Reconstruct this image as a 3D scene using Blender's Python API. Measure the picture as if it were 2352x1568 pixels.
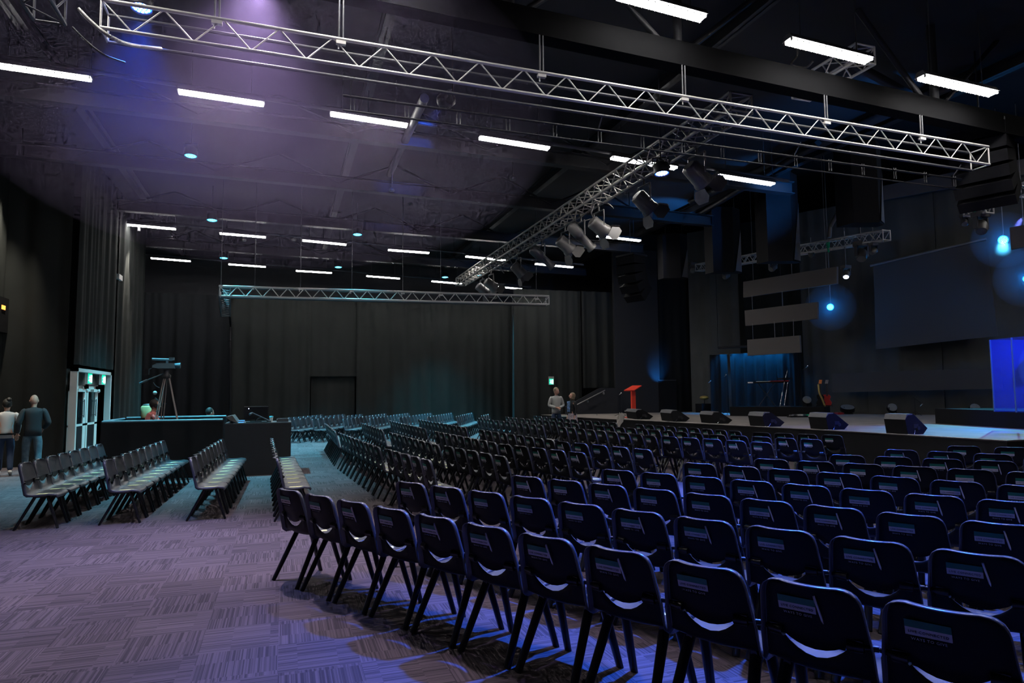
import bpy, bmesh, math, random
from mathutils import Vector, Matrix
for o in list(bpy.data.objects): bpy.data.objects.remove(o)
random.seed(7)
SC = bpy.context.scene
COL = SC.collection
PI = math.pi
# ------------------------------------------------------------------ camera
F_PX, PITCH, ROLL, EYE, YAW, CH = 1540.0, 0.078, 0.009, 1.696, math.radians(18.86), 0.84
def _rot():
    cp, sp, cr, sr = math.cos(PITCH), math.sin(PITCH), math.cos(ROLL), math.sin(ROLL)
    A = Matrix(((1, 0, 0), (0, sp, cp), (0, -cp, sp)))
    Z = Matrix(((cr, -sr, 0), (sr, cr, 0), (0, 0, 1)))
    c, s = math.cos(-YAW), math.sin(-YAW)
    return Matrix(((c, -s, 0), (s, c, 0), (0, 0, 1))) @ A @ Z
RC = _rot()
cam_d = bpy.data.cameras.new('camera'); cam = bpy.data.objects.new('camera', cam_d); COL.objects.link(cam)
cam_d.sensor_width = 36.0; cam_d.lens = F_PX / 2352 * 36; cam_d.clip_end = 200; cam_d.clip_start = .05
MM = RC @ Matrix(((1, 0, 0), (0, -1, 0), (0, 0, -1)))
cam.matrix_world = Matrix.Translation((0, 0, EYE)) @ MM.to_4x4()
SC.camera = cam
# ------------------------------------------------------------------ world, exposure
w = bpy.data.worlds.new('World'); SC.world = w; w.use_nodes = True
w.node_tree.nodes['Background'].inputs[0].default_value = (.35, .42, .75, 1)
w.node_tree.nodes['Background'].inputs[1].default_value = 0.006
SC.view_settings.view_transform = 'Standard'; SC.view_settings.look = 'None'
SC.view_settings.gamma = 1; SC.view_settings.use_curve_mapping = False
SC.view_settings.exposure = 0.95
SC.cycles.use_denoising = True; SC.cycles.use_adaptive_sampling = True; SC.cycles.adaptive_threshold = .05; SC.cycles.adaptive_min_samples = 12; SC.cycles.max_bounces = 5; SC.cycles.diffuse_bounces = 2
SC.cycles.glossy_bounces = 2; SC.cycles.transmission_bounces = 4; SC.cycles.transparent_max_bounces = 8
SC.cycles.sample_clamp_indirect = 4.0; SC.cycles.use_light_tree = True
SC.cycles.caustics_reflective = False; SC.cycles.caustics_refractive = False
STRIP_POWER = 46.0      # radiance of the ceiling strip lights
# pixel -> point on a real plane of the room (used to read positions off the survey photograph)
def ray(x, y): return RC @ Vector((x - 1176, y - 784, F_PX))
def at(x, y, z=0.0):
    r = ray(x, y); t = (z - EYE) / r.z; return Vector((r.x * t, r.y * t, z))
def atY(x, y, Y):
    r = ray(x, y); return Vector((0, 0, EYE)) + r * (Y / r.y)
def atX(x, y, X):
    r = ray(x, y); return Vector((0, 0, EYE)) + r * (X / r.x)
def atD(x, y, d): return Vector((0, 0, EYE)) + ray(x, y) / F_PX * d
def atP(x, y, A, B):
    n = Vector((B[1] - A[1], -(B[0] - A[0]), 0)); r = ray(x, y); o = Vector((0, 0, EYE))
    t = n.dot(Vector((A[0], A[1], 0)) - o) / n.dot(r); return o + r * t
# lights with their own lamp bodies come later; these are the coloured stage washes
def spot(name, loc, target, col, energy, size, blend=.5, rad=.08):
    l = bpy.data.lights.new(name, 'SPOT'); l.color = col; l.energy = energy; l.spot_size = math.radians(size)
    l.spot_blend = blend; l.shadow_soft_size = rad
    o = bpy.data.objects.new(name, l); COL.objects.link(o); o.location = loc
    o.rotation_euler = (Vector(target) - Vector(loc)).to_track_quat('-Z', 'Y').to_euler(); return o
BLUE, CYAN, VIOLET = (.02, .13, 1), (.1, .75, 1), (.55, .4, 1)
# ------------------------------------------------------------------ materials
def mat(name, col, rough=.6, metal=0., spec=.5, emit=None, es=1., noise=None, bump=None, coat=0.):
    m = bpy.data.materials.new(name); m.use_nodes = True; nt = m.node_tree; b = nt.nodes['Principled BSDF']
    b.inputs['Base Color'].default_value = (*col, 1); b.inputs['Roughness'].default_value = rough
    b.inputs['Metallic'].default_value = metal; b.inputs['Specular IOR Level'].default_value = spec
    if coat: b.inputs['Coat Weight'].default_value = coat; b.inputs['Coat Roughness'].default_value = .15
    if emit: b.inputs['Emission Color'].default_value = (*emit, 1); b.inputs['Emission Strength'].default_value = es
    if noise:
        sc, amt = noise
        tc = nt.nodes.new('ShaderNodeTexCoord'); n = nt.nodes.new('ShaderNodeTexNoise'); n.inputs['Scale'].default_value = sc
        n.inputs['Detail'].default_value = 4
        mx = nt.nodes.new('ShaderNodeMix'); mx.data_type = 'RGBA'; mx.blend_type = 'MULTIPLY'
        mr = nt.nodes.new('ShaderNodeMapRange'); mr.inputs[1].default_value = .3; mr.inputs[2].default_value = .7
        mr.inputs[3].default_value = 1 - amt; mr.inputs[4].default_value = 1 + amt
        nt.links.new(tc.outputs['Object'], n.inputs['Vector']); nt.links.new(n.outputs['Fac'], mr.inputs[0])
        mx.inputs[0].default_value = 1; mx.inputs[6].default_value = (*col, 1)
        nt.links.new(mr.outputs[0], mx.inputs[7]); nt.links.new(mx.outputs[2], b.inputs['Base Color'])
    if bump:
        sc, st = bump
        tc = nt.nodes.new('ShaderNodeTexCoord'); n = nt.nodes.new('ShaderNodeTexNoise'); n.inputs['Scale'].default_value = sc
        bp = nt.nodes.new('ShaderNodeBump'); bp.inputs['Strength'].default_value = st; bp.inputs['Distance'].default_value = .01
        nt.links.new(tc.outputs['Object'], n.inputs['Vector']); nt.links.new(n.outputs['Fac'], bp.inputs['Height'])
        nt.links.new(bp.outputs[0], b.inputs['Normal'])
    return m
def carpet():
    m = bpy.data.materials.new('carpet_tiles'); m.use_nodes = True; nt = m.node_tree; b = nt.nodes['Principled BSDF']
    N = nt.nodes.new; L = nt.links.new
    b.inputs['Roughness'].default_value = .95; b.inputs['Specular IOR Level'].default_value = .15
    tc = N('ShaderNodeTexCoord'); sx = N('ShaderNodeSeparateXYZ'); L(tc.outputs['Object'], sx.inputs[0])
    def mth(op, a, bb=None, c=None):
        n = N('ShaderNodeMath'); n.operation = op
        for i, v in enumerate((a, bb, c)):
            if v is None: continue
            if isinstance(v, (int, float)): n.inputs[i].default_value = v
            else: L(v, n.inputs[i])
        return n.outputs[0]
    T = .5
    ix = mth('FLOOR', mth('DIVIDE', sx.outputs[0], T)); iy = mth('FLOOR', mth('DIVIDE', sx.outputs[1], T))
    par = mth('FLOORED_MODULO', mth('ADD', ix, iy), 2.0)
    # per tile random
    cb = N('ShaderNodeCombineXYZ'); L(ix, cb.inputs[0]); L(iy, cb.inputs[1])
    wn = N('ShaderNodeTexWhiteNoise'); wn.noise_dimensions = '3D'; L(cb.outputs[0], wn.inputs['Vector'])
    def stripes(u, v, off):
        c2 = N('ShaderNodeCombineXYZ'); L(mth('MULTIPLY', u, 74.0), c2.inputs[0])
        seg = mth('FLOOR', mth('ADD', mth('MULTIPLY', v, 4.0), mth('MULTIPLY', off, 3.1)))
        L(mth('MULTIPLY', seg, 7.3), c2.inputs[1]); L(mth('MULTIPLY', off, 9.0), c2.inputs[2])
        n = N('ShaderNodeTexNoise'); n.inputs['Scale'].default_value = 1.0; n.inputs['Detail'].default_value = 2.5
        n.inputs['Roughness'].default_value = .6
        L(c2.outputs[0], n.inputs['Vector']); return n.outputs['Fac']
    s1 = stripes(sx.outputs[0], sx.outputs[1], wn.outputs['Value']); s2 = stripes(sx.outputs[1], sx.outputs[0], wn.outputs['Value'])
    mx = N('ShaderNodeMix'); mx.data_type = 'FLOAT'; L(par, mx.inputs[0]); L(s1, mx.inputs[2]); L(s2, mx.inputs[3])
    cr = N('ShaderNodeValToRGB'); cr.color_ramp.elements[0].position = .40; cr.color_ramp.elements[0].color = (.06, .05, .057, 1)
    cr.color_ramp.elements[1].position = .60; cr.color_ramp.elements[1].color = (.135, .108, .12, 1)
    L(mx.outputs[0], cr.inputs[0])
    tone = N('ShaderNodeMapRange'); tone.inputs[3].default_value = .82; tone.inputs[4].default_value = 1.12; L(wn.outputs['Value'], tone.inputs[0])
    m2 = N('ShaderNodeMix'); m2.data_type = 'RGBA'; m2.blend_type = 'MULTIPLY'; m2.inputs[0].default_value = 1
    L(cr.outputs[0], m2.inputs[6]); L(tone.outputs[0], m2.inputs[7]); L(m2.outputs[2], b.inputs['Base Color'])
    bp = N('ShaderNodeBump'); bp.inputs['Strength'].default_value = .4; bp.inputs['Distance'].default_value = .004
    L(mx.outputs[0], bp.inputs['Height']); L(bp.outputs[0], b.inputs['Normal'])
    return m
M = {}
M['carpet'] = carpet()
M['shell'] = mat('chair_back_shaded', (.006, .0065, .009), .55, spec=.22, bump=(900, .06))  # back of the shell, colour darkened to stand for its shade
M['beamblack'] = mat('beam_black', (.002, .002, .0025), .9, spec=.08)
M['alu_d'] = mat('truss_aluminium_dark', (.24, .225, .21), .45, metal=.3)  # darker aluminium tone for the diagonal truss
M['rim'] = mat('chair_rim_lit', (.06, .065, .09), .27, spec=.7)  # same plastic, lighter and glossier to imitate light on the rim
M['front'] = mat('chair_front_textured_lit', (.035, .036, .045), .36, spec=.55, bump=(900, .08))  # same plastic, colour lightened for the lit front side
M['leg'] = mat('black_leg', (.008, .008, .011), .3, spec=.5)
M['green'] = mat('sticker_green', (.012, .17, .12), .5)
M['white'] = mat('sticker_white', (.62, .6, .64), .5)
M['black'] = mat('flat_black', (.006, .006, .008), .8, spec=.2)
M['cream'] = mat('cream_card', (.85, .86, .42), .7)
M['pen'] = mat('pen_silver', (.75, .75, .8), .25, metal=.3)
M['ceiling'] = mat('ceiling_black', (.006, .007, .011), .85, noise=(1.2, .3))
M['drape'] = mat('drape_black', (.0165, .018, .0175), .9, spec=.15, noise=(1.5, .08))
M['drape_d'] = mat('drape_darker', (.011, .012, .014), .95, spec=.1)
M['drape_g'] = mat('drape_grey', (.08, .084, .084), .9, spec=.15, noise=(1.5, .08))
M['wallblack'] = mat('wall_black', (.012, .013, .018), .85)
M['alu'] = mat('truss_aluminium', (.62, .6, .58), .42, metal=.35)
M['dsteel'] = mat('dark_steel', (.016, .016, .02), .5, metal=.3)
M['dgrey'] = mat('dark_grey_metal', (.06, .06, .068), .45, metal=.2)
M['fixgrey'] = mat('fixture_grey', (.12, .112, .11), .45, metal=.3)
M['strip'] = mat('strip_diffuser', (.9, .9, .9), .5, emit=(1, .97, .93), es=STRIP_POWER)
M['housing'] = mat('strip_housing', (.05, .05, .055), .5)
M['trunk'] = mat('trunking', (.03, .03, .036), .6)
M['led_b'] = mat('led_blue', (.1, .2, 1), .4, emit=(.5, .62, 1), es=7)
M['rim_b'] = mat('led_lens_blue', (.05, .1, 1), .4, emit=(.01, .06, 1), es=8)
M['rim_c'] = mat('led_lens_cyan', (.05, .5, 1), .4, emit=(.02, .55, 1), es=4)
M['led_c'] = mat('led_cyan', (.1, .7, 1), .4, emit=(.1, .65, 1), es=3.5)
M['doorwhite'] = mat('door_frame_white', (.72, .7, .66), .5)
M['doorgrey'] = mat('door_grey_panel', (.25, .24, .22), .6)
M['glass'] = mat('dark_glass', (.01, .012, .014), .08, spec=.8)
M['exitg'] = mat('exit_green', (.0, .35, .2), .4, emit=(.0, .5, .3), es=.9)
M['exitw'] = mat('exit_white', (.9, .95, .9), .4, emit=(.8, 1, .9), es=1.0)
M['stage'] = mat('stage_floor', (.22, .19, .17), .75, noise=(2, .2))
M['stagef'] = mat('stage_fascia', (.012, .012, .014), .9, spec=.1)
M['panel'] = mat('hung_panel_grey', (.115, .104, .105), .85)
M['screen'] = mat('screen_grey', (.05, .048, .05), .8)
M['red'] = mat('lectern_red', (.85, .06, .03), .4)
M['speaker'] = mat('speaker_black', (.008, .008, .01), .9, spec=.15)
M['spkgrille'] = mat('speaker_chamfer_lit_grey', (.11, .11, .12), .7, noise=(60, .2))
M['skin'] = mat('skin', (.55, .3, .22), .6)
M['jumper_w'] = mat('sweater_cream', (.5, .44, .42), .9)
M['jumper_g'] = mat('sweater_grey', (.42, .42, .4), .9)
M['jacket'] = mat('jacket_black', (.02, .021, .025), .8)
M['denim'] = mat('denim', (.08, .12, .15), .85, noise=(14, .3))
M['denim_d'] = mat('denim_dark', (.02, .04, .09), .85)
M['hair_b'] = mat('hair_dark', (.02, .016, .014), .6)
M['hair_l'] = mat('hair_blond', (.22, .16, .1), .6)
M['pink'] = mat('pink_top', (.75, .22, .2), .9)
M['shoe'] = mat('shoe_white', (.6, .58, .56), .6)
M['shoe_d'] = mat('shoe_dark', (.03, .03, .03), .6)
M['print'] = mat('blue_print', (.2, .35, .65), .8, noise=(18, .7))
M['print2'] = mat('pink_print', (.6, .5, .55), .8, noise=(20, .5))
M['yellow'] = mat('yellow_bag', (.62, .5, .24), .8)
M['orange'] = mat('orange', (.7, .2, .05), .7)
M['cloth'] = mat('grey_cloth', (.28, .26, .24), .9)
M['wood'] = mat('wood', (.35, .14, .05), .5)
M['redgtr'] = mat('red_guitar', (.4, .02, .02), .3)
M['gold'] = mat('gold_sparkle', (.6, .45, .15), .35, metal=.5)
M['chrome'] = mat('chrome', (.8, .8, .82), .2, metal=.9)
M['keys'] = mat('piano_keys', (.8, .78, .75), .4)
M['signor'] = mat('orange_sign', (.9, .3, .05), .5, emit=(1, .3, .05), es=1.5)
M['cableg'] = mat('green_tape', (.0, .45, .2), .6)
M['cyanpaint'] = mat('camera_grey_blue', (.08, .14, .17), .4)
M['tripod'] = mat('tripod_metal', (.35, .28, .26), .4, metal=.4)
M['lens'] = mat('par_lens', (.13, .13, .12), .6)
M['shield'] = mat('shield_acrylic_glow', (.03, .08, .45), .06)  # blue in the base colour imitates the glow on clear acrylic
_b = M['shield'].node_tree.nodes['Principled BSDF']; _b.inputs['Alpha'].default_value = .16
M['rail'] = mat('rail_steel', (.25, .24, .24), .4, metal=.6)
M['blond'] = M['hair_l']
# ------------------------------------------------------------------ mesh builder
class MB:
    def __init__(s): s.v = []; s.f = []; s.mi = []; s.sm = []; s.mats = []; s.cur = 0
    def m(s, mt):
        if mt not in s.mats: s.mats.append(mt)
        s.cur = s.mats.index(mt); return s
    def face(s, idx, smooth=False): s.f.append(tuple(idx)); s.mi.append(s.cur); s.sm.append(smooth)
    def cap(s, idx):
        n = len(s.v)
        for i in idx: s.v.append(s.v[i])
        s.face(range(n, n+len(idx)))
    def box(s, a, b, M4=None):
        x0, y0, z0 = [min(p, q) for p, q in zip(a, b)]; x1, y1, z1 = [max(p, q) for p, q in zip(a, b)]
        n = len(s.v)
        for p in ((x0,y0,z0),(x1,y0,z0),(x1,y1,z0),(x0,y1,z0),(x0,y0,z1),(x1,y0,z1),(x1,y1,z1),(x0,y1,z1)):
            q = Vector(p); s.v.append(tuple(M4 @ q if M4 else q))
        for f in ((0,3,2,1),(4,5,6,7),(0,1,5,4),(1,2,6,5),(2,3,7,6),(3,0,4,7)): s.face([n+i for i in f])
        return s
    def tube(s, p, q, r, r2=None, n=8, flat=1., caps=True, up=None):
        p, q = Vector(p), Vector(q); d = (q - p)
        if d.length < 1e-6: return s
        d.normalize(); r2 = r if r2 is None else r2
        upv = Vector(up) if up else (Vector((0, 0, 1)) if abs(d.z) < .9 else Vector((0, 1, 0)))
        a = d.cross(upv).normalized(); b = d.cross(a).normalized(); k = len(s.v)
        for c, rr in ((p, r), (q, r2)):
            for i in range(n):
                t = 2 * PI * i / n; s.v.append(tuple(c + a * (math.cos(t) * rr * flat) + b * (math.sin(t) * rr)))
        for i in range(n):
            j = (i + 1) % n; s.face((k+i, k+j, k+n+j, k+n+i), True)
        if caps: s.cap([k+i for i in range(n)][::-1]); s.cap([k+n+i for i in range(n)])
        return s
    def path(s, pts, r, n=6):
        for p, q in zip(pts, pts[1:]): s.tube(p, q, r, n=n)
        return s
    def prism(s, poly, d, M4=None):            # poly: list of 3D points, extruded by vector d
        k = len(s.v); n = len(poly); d = Vector(d)
        for off in (Vector((0, 0, 0)), d):
            for p in poly:
                q = Vector(p) + off; s.v.append(tuple(M4 @ q if M4 else q))
        s.face([k+i for i in range(n)][::-1]); s.face([k+n+i for i in range(n)])
        for i in range(n):
            j = (i+1) % n; s.face((k+i, k+j, k+n+j, k+n+i))
        return s
    def lathe(s, prof, n=16, M4=None, smooth=True):   # prof: (r,z)
        k = len(s.v)
        for r, z in prof:
            for i in range(n):
                t = 2*PI*i/n; q = Vector((r*math.cos(t), r*math.sin(t), z)); s.v.append(tuple(M4 @ q if M4 else q))
        for a in range(len(prof)-1):
            for i in range(n):
                j = (i+1) % n; s.face((k+a*n+i, k+a*n+j, k+(a+1)*n+j, k+(a+1)*n+i), smooth)
        s.cap([k+i for i in range(n)][::-1]); e = k+(len(prof)-1)*n; s.cap([e+i for i in range(n)])
        return s
    def ball(s, c, r, sc=(1, 1, 1), n=12, M4=None):
        T = Matrix.Translation(c) @ Matrix.Diagonal((*sc, 1))
        if M4: T = M4 @ T
        return s.lathe([(max(1e-4, r*math.sin(PI*i/(n//2+2))), -r*math.cos(PI*i/(n//2+2))) for i in range(n//2+3)], n, T)
    def add(s, me, M4=None):
        k = len(s.v); mp = []
        for mt in me.materials:
            if mt not in s.mats: s.mats.append(mt)
            mp.append(s.mats.index(mt))
        for v in me.vertices: s.v.append(tuple(M4 @ v.co if M4 else v.co))
        for p in me.polygons:
            s.f.append(tuple(k+i for i in p.vertices)); s.mi.append(mp[p.material_index] if mp else s.cur); s.sm.append(p.use_smooth)
        return s
    def mesh(s, name):
        me = bpy.data.meshes.new(name); me.from_pydata(s.v, [], s.f); me.update()
        for mt in s.mats: me.materials.append(mt)
        me.polygons.foreach_set('material_index', s.mi); me.polygons.foreach_set('use_smooth', s.sm); return me
    def build(s, name, parent=None, mt=None):
        if mt and not s.mats: s.mats.append(mt)
        return link(name, s.mesh(name), parent)
def link(name, me, parent=None):
    o = bpy.data.objects.new(name, me); COL.objects.link(o)
    if parent: o.parent = parent
    return o
def nb(mt): return MB().m(mt)
def tag(o, label=None, cat=None, group=None, kind=None):
    if label: o['label'] = label
    if cat: o['category'] = cat
    if group: o['group'] = group
    if kind: o['kind'] = kind
    return o
def thing(name, label, cat, loc=(0, 0, 0), rz=0, group=None):
    o = bpy.data.objects.new(name, None); COL.objects.link(o); o.location = loc; o.rotation_euler = (0, 0, rz)
    o.empty_display_size = .1; return tag(o, label, cat, group)
def dup(root, loc=None, rz=None, label=None, group=None):
    r = root.copy(); COL.objects.link(r)
    if loc is not None: r.location = loc
    if rz is not None: r.rotation_euler = (0, 0, rz)
    if label: r['label'] = label
    if group: r['group'] = group
    for ch in list(root.children):
        c = ch.copy(); COL.objects.link(c); c.parent = r
        for g in ch.children:
            d = g.copy(); COL.objects.link(d); d.parent = c
    return r
def struct(name, mb): return tag(mb.build(name), kind='structure')
ORD = 'first second third fourth fifth sixth seventh eighth ninth tenth eleventh twelfth thirteenth fourteenth fifteenth sixteenth seventeenth eighteenth nineteenth twentieth'.split()
ORD += ['twenty-' + x for x in ORD[:9]]
def text_mesh(body, size, mt, align='CENTER', ext=.0006):
    cu = bpy.data.curves.new('lettering', 'FONT'); cu.body = body; cu.size = size; cu.align_x = align; cu.extrude = ext
    cu.resolution_u = 2; cu.space_character = 1.15
    o = bpy.data.objects.new('lettering', cu); COL.objects.link(o)
    bpy.context.view_layer.update()
    me = bpy.data.meshes.new_from_object(o.evaluated_get(bpy.context.evaluated_depsgraph_get()))
    me.materials.clear(); me.materials.append(mt); bpy.data.objects.remove(o); return me
# ------------------------------------------------------------------ room shell
f = nb(M['carpet']); f.box((-14, -6, -.1), (34, 40, 0)); struct('floor', f)
c = nb(M['ceiling']); c.box((-14, -6, 8.3), (14, 40, 8.45)); c.box((14, -6, 11), (34, 40, 11.15)); c.box((14, -6, 8.3), (14.1, 40, 11.0)); struct('ceiling', c)
struct('wall_back', nb(M['wallblack']).box((-14, 34, 0), (34, 34.2, 11)))
struct('wall_left', nb(M['wallblack']).box((-7.2, -6, 0), (-7.0, 34, 8.3)))
struct('wall_right', nb(M['wallblack']).box((30, -6, 0), (30.2, 34, 11)))
struct('wall_front', nb(M['wallblack']).box((-14, -6.2, 0), (34, -6, 11)))
def drape(name, A, B, z0, z1, mt, label, group=None, fold=.22, amp=.07, seed=0, parent=None, z0b=None):
    rnd = random.Random(seed); A, B = Vector((A[0], A[1], 0)), Vector((B[0], B[1], 0)); d = B - A; Ln = d.length; d.normalize()
    nrm = Vector((d.y, -d.x, 0)); n = max(8, int(Ln / .045)); mb = nb(mt)
    ph = [rnd.uniform(0, 6.28) for _ in range(4)]; am = amp
    rows = [0, .5, 1]
    def off(s):
        t = s / fold
        a = .5 + .5 * math.sin(s * .9 + ph[0]) ; b = math.sin(s * .37 + ph[3])
        return am * (math.sin(2*PI*t*.5 + ph[1] + 1.3*b) * (.25 + .75*a) + .35 * math.sin(2*PI*t*1.07 + ph[2]) * (.4 + .6*(1-a)))
    for r in rows:
        for i in range(n + 1):
            s_ = Ln * i / n; p = A + d * s_ + nrm * (off(s_) * (1 - .35*r) + am * 1.2)
            mb.v.append((p.x, p.y, z0 + (z1 - z0) * r))
    for r in range(2):
        for i in range(n): k = r*(n+1)+i; mb.face((k, k+1, k+n+2, k+n+1), True)
    mb.mats = [mt]
    k0 = len(mb.v)                                  # back sheet gives the cloth thickness
    for i in range(3 * (n + 1)):
        x, y, z = mb.v[i]; mb.v.append((x - nrm.x * .012, y - nrm.y * .012, z))
    for r in range(2):
        for i in range(n): k = k0 + r*(n+1)+i; mb.face((k, k+n+1, k+n+2, k+1), True)
    for i in range(n):
        mb.cap((i, k0+i, k0+i+1, i+1)); a = 2*(n+1)+i; mb.cap((a, a+1, k0+a+1, k0+a))
    o = mb.build(name, parent); 
    if not parent: tag(o, label, 'curtain', group)
    return o
DZ = 7.9
def py(px, Y): return atY(px, 880, Y).x
def drp(A, B, z0, z1, mt, label, **k): return drape('stage_drape', A, B, z0, z1, mt, label, **k)
# back wall drapes: one cloth per panel seen in the photo
bx = [(315, 527, 'far left panel of the back wall curtain, behind the camera tripod', 'drape_d'),
      (527, 712, 'back wall curtain panel just left of the curtained doorway', 'drape'),
      (818, 988, 'back wall curtain panel just right of the curtained doorway', 'drape'),
      (988, 1180, 'back wall curtain panel ending left of the hanging exit sign', 'drape')]
for i, (a, b, lb, mk) in enumerate(bx):
    drp((py(a, 33), 33), (py(b, 33), 33), 0, 6.3, M[mk], 'black ' + lb, seed=i, fold=.34 + .05*i)
drp((py(712, 33), 33), (py(818, 33), 33), atY(765, 864, 33).z, 6.3, M['drape'], 'black curtain panel hanging above the curtained doorway in the back wall', seed=9, fold=.5, amp=.03)
drp((py(712, 33)+.05, 33.2), (py(818, 33)-.05, 33.2), 0, atY(765, 864, 33).z+.1, M['drape'], 'recessed curtain filling the doorway in the back wall', seed=10, fold=.5)
# right part, in front of the stage end
drp((9.3, 27), (py(1335, 27), 27), 0, 6.2, M['drape'], 'black curtain behind the two people talking, under the exit sign', seed=21, fold=.3)
drp((py(1335, 27), 26.9), (py(1411, 27), 26.9), 1.93, 6.2, M['drape'], 'black curtain panel ending above the stage stair wall', seed=22, fold=.3)
drp((9.3, 27.05), (11.2, 33), 0, 6.2, M['drape_d'], 'dark return curtain beside the last chairs of the far block', seed=23)
# left wall
drp((-6.75, 6), (-6.75, 19.85), 0, 8.25, M['drape'], 'tall black curtain on the near left wall behind the walking people', seed=31, fold=.42, amp=.1)
drp((-6.75, 19.85), (-5.2, 19.85), 0, 8.25, M['drape'], 'narrow curtain panel just left of the white door frame', seed=32, fold=.4)
drp((-5.12, 19.9), (-5.12, 24.0), 2.55, 8.25, M['drape'], 'black curtain hanging above the white door frame', seed=33, fold=.4)
drp((-5.12, 24.0), (-5.12, 28.2), 0, 8.25, M['drape'], 'black curtain right of the white door frame on the left wall', seed=34, fold=.4, amp=.09)
drp((-5.12, 28.2), (py(315, 33), 33), 0, 8.25, M['drape_d'], 'dark curtain in the far left corner of the hall', seed=35, fold=.5)
# ------------------------------------------------------------------ doors on the left wall
XD = -5.1
def dpt(px, py_): p = atX(px, py_, XD); return p
yl, yr = 20.06, 23.75; zt = 2.47
fr = nb(M['doorwhite']); fr.box((XD-.1, yl, 0), (XD+.06, yl+.11, zt)); fr.box((XD-.1, yr-.11, 0), (XD+.06, yr, zt)); fr.box((XD-.1, yl, zt-.09), (XD+.06, yr, zt))
struct('door_1', fr)
recess = nb(M['doorgrey']); recess.box((XD-.35, yl, 0), (XD-.3, yr, zt)); struct('wall_alcove', recess)
leafs = [(20.45, 21.95, 'left'), (22.0, 23.2, 'right')]
for a, b, side in leafs:
    d = thing('double_door_leaf', f'{side} white framed glazed door leaf under a green exit sign', 'door', (XD-.2, (a+b)/2, 0)); wd = (b-a)/2
    d['kind'] = 'structure'; del d['category']; d.name = 'door_2' if side == 'left' else 'door_3'
    m = nb(M['doorwhite']); zz = 2.03
    m.box((-.03, -wd, 0), (.03, -wd+.16, zz)); m.box((-.03, wd-.28, 0), (.03, wd, zz)); m.box((-.03, -wd, zz-.16), (.03, wd, zz)); m.box((-.03, -wd, .92), (.03, wd, .98)); m.build('door_frame', d)
    nb(M['glass']).box((-.012, -wd+.16, .98), (.012, wd-.28, zz-.16)).build('glass_pane', d)
    nb(M['black']).box((-.015, -wd+.16, .02), (.02, wd-.28, .92)).build('kick_panel', d)
    m = nb(M['rail']); m.tube((.07, wd-.34, 1.15), (.07, wd-.34, 1.65), .013); m.tube((.02, wd-.34, 1.2), (.07, wd-.34, 1.2), .01); m.tube((.02, wd-.34, 1.6), (.07, wd-.34, 1.6), .01); m.build('door_handle', d)
    nb(M['doorgrey']).box((-.02, -wd+.15, zz+.02), (.02, wd-.1, zt-.1)).build('transom_panel', d)
    m = nb(M['doorwhite']); m.box((.03, -wd+.35, zz-.17), (.12, wd-.15, zz-.09)); m.lathe([(.05, 0), (.06, .03), (.03, .05)], 10, Matrix.Translation((.12, wd-.4, zz-.14)) @ Matrix.Rotation(PI/2, 4, 'Y')); m.build('door_closer', d)
def exit_sign(name, label, P, facing, W=.3, H=.3, box=False):
    """P centre of face, facing = rz so that local +y... sign face looks along local -Y"""
    t = thing(name, label, 'exit sign', P, facing)
    nb(M['doorgrey'] if box else M['doorwhite']).box((-W/2-.02, .0, -H/2-.02), (W/2+.02, .07, H/2+(.1 if box else .02))).build('sign_case', t)
    nb(M['exitg']).box((-W/2, -.006, -H/2), (W/2, 0, H/2)).build('sign_face', t)
    m = nb(M['exitw']); s = H; y0, y1 = -.012, -.006
    m.box((W*.12, y0, -.42*s), (W*.42, y1, .36*s))
    m.ball((-.12*W, -.008, .3*s), .07*s, (1, .1, 1), 10)
    for a, b in (((-.12, .2), (-.16, -.05)), ((-.14, .16), (.04, .05)), ((-.12, .16), (-.34, .1)), ((-.16, -.05), (-.02, -.2)), ((-.02, -.2), (-.1, -.4)), ((-.16, -.05), (-.3, -.25)), ((-.3, -.25), (-.42, -.22))):
        m.tube((a[0]*W, -.008, a[1]*s), (b[0]*W, -.008, b[1]*s), .035*s, n=6)
    m.build('running_figure', t); return t
exit_sign('exit_sign', 'green running man exit sign above the left door leaf', (XD+.02, 21.45, 2.23), PI/2, .42, .27)
exit_sign('exit_sign', 'green running man exit sign above the right door leaf', (XD+.02, 22.95, 2.23), PI/2, .42, .27)
p = atY(1267, 876, 26.8); exit_sign('exit_sign', 'green exit sign on the curtain above the man in grey', (p.x, 26.83, p.z), 0, .2, .24, True)
e = thing('orange_sign', 'small orange lit sign high on the left curtain', 'sign', (-6.5, atX(8, 706, -6.5).y, atX(8, 706, -6.5).z), PI/2)
nb(M['black']).box((-.35, .0, -.6), (.35, .1, .25)).build('sign_case', e); nb(M['signor']).box((-.12, -.01, -.05), (.1, 0, .05)).build('sign_face', e)
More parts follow.
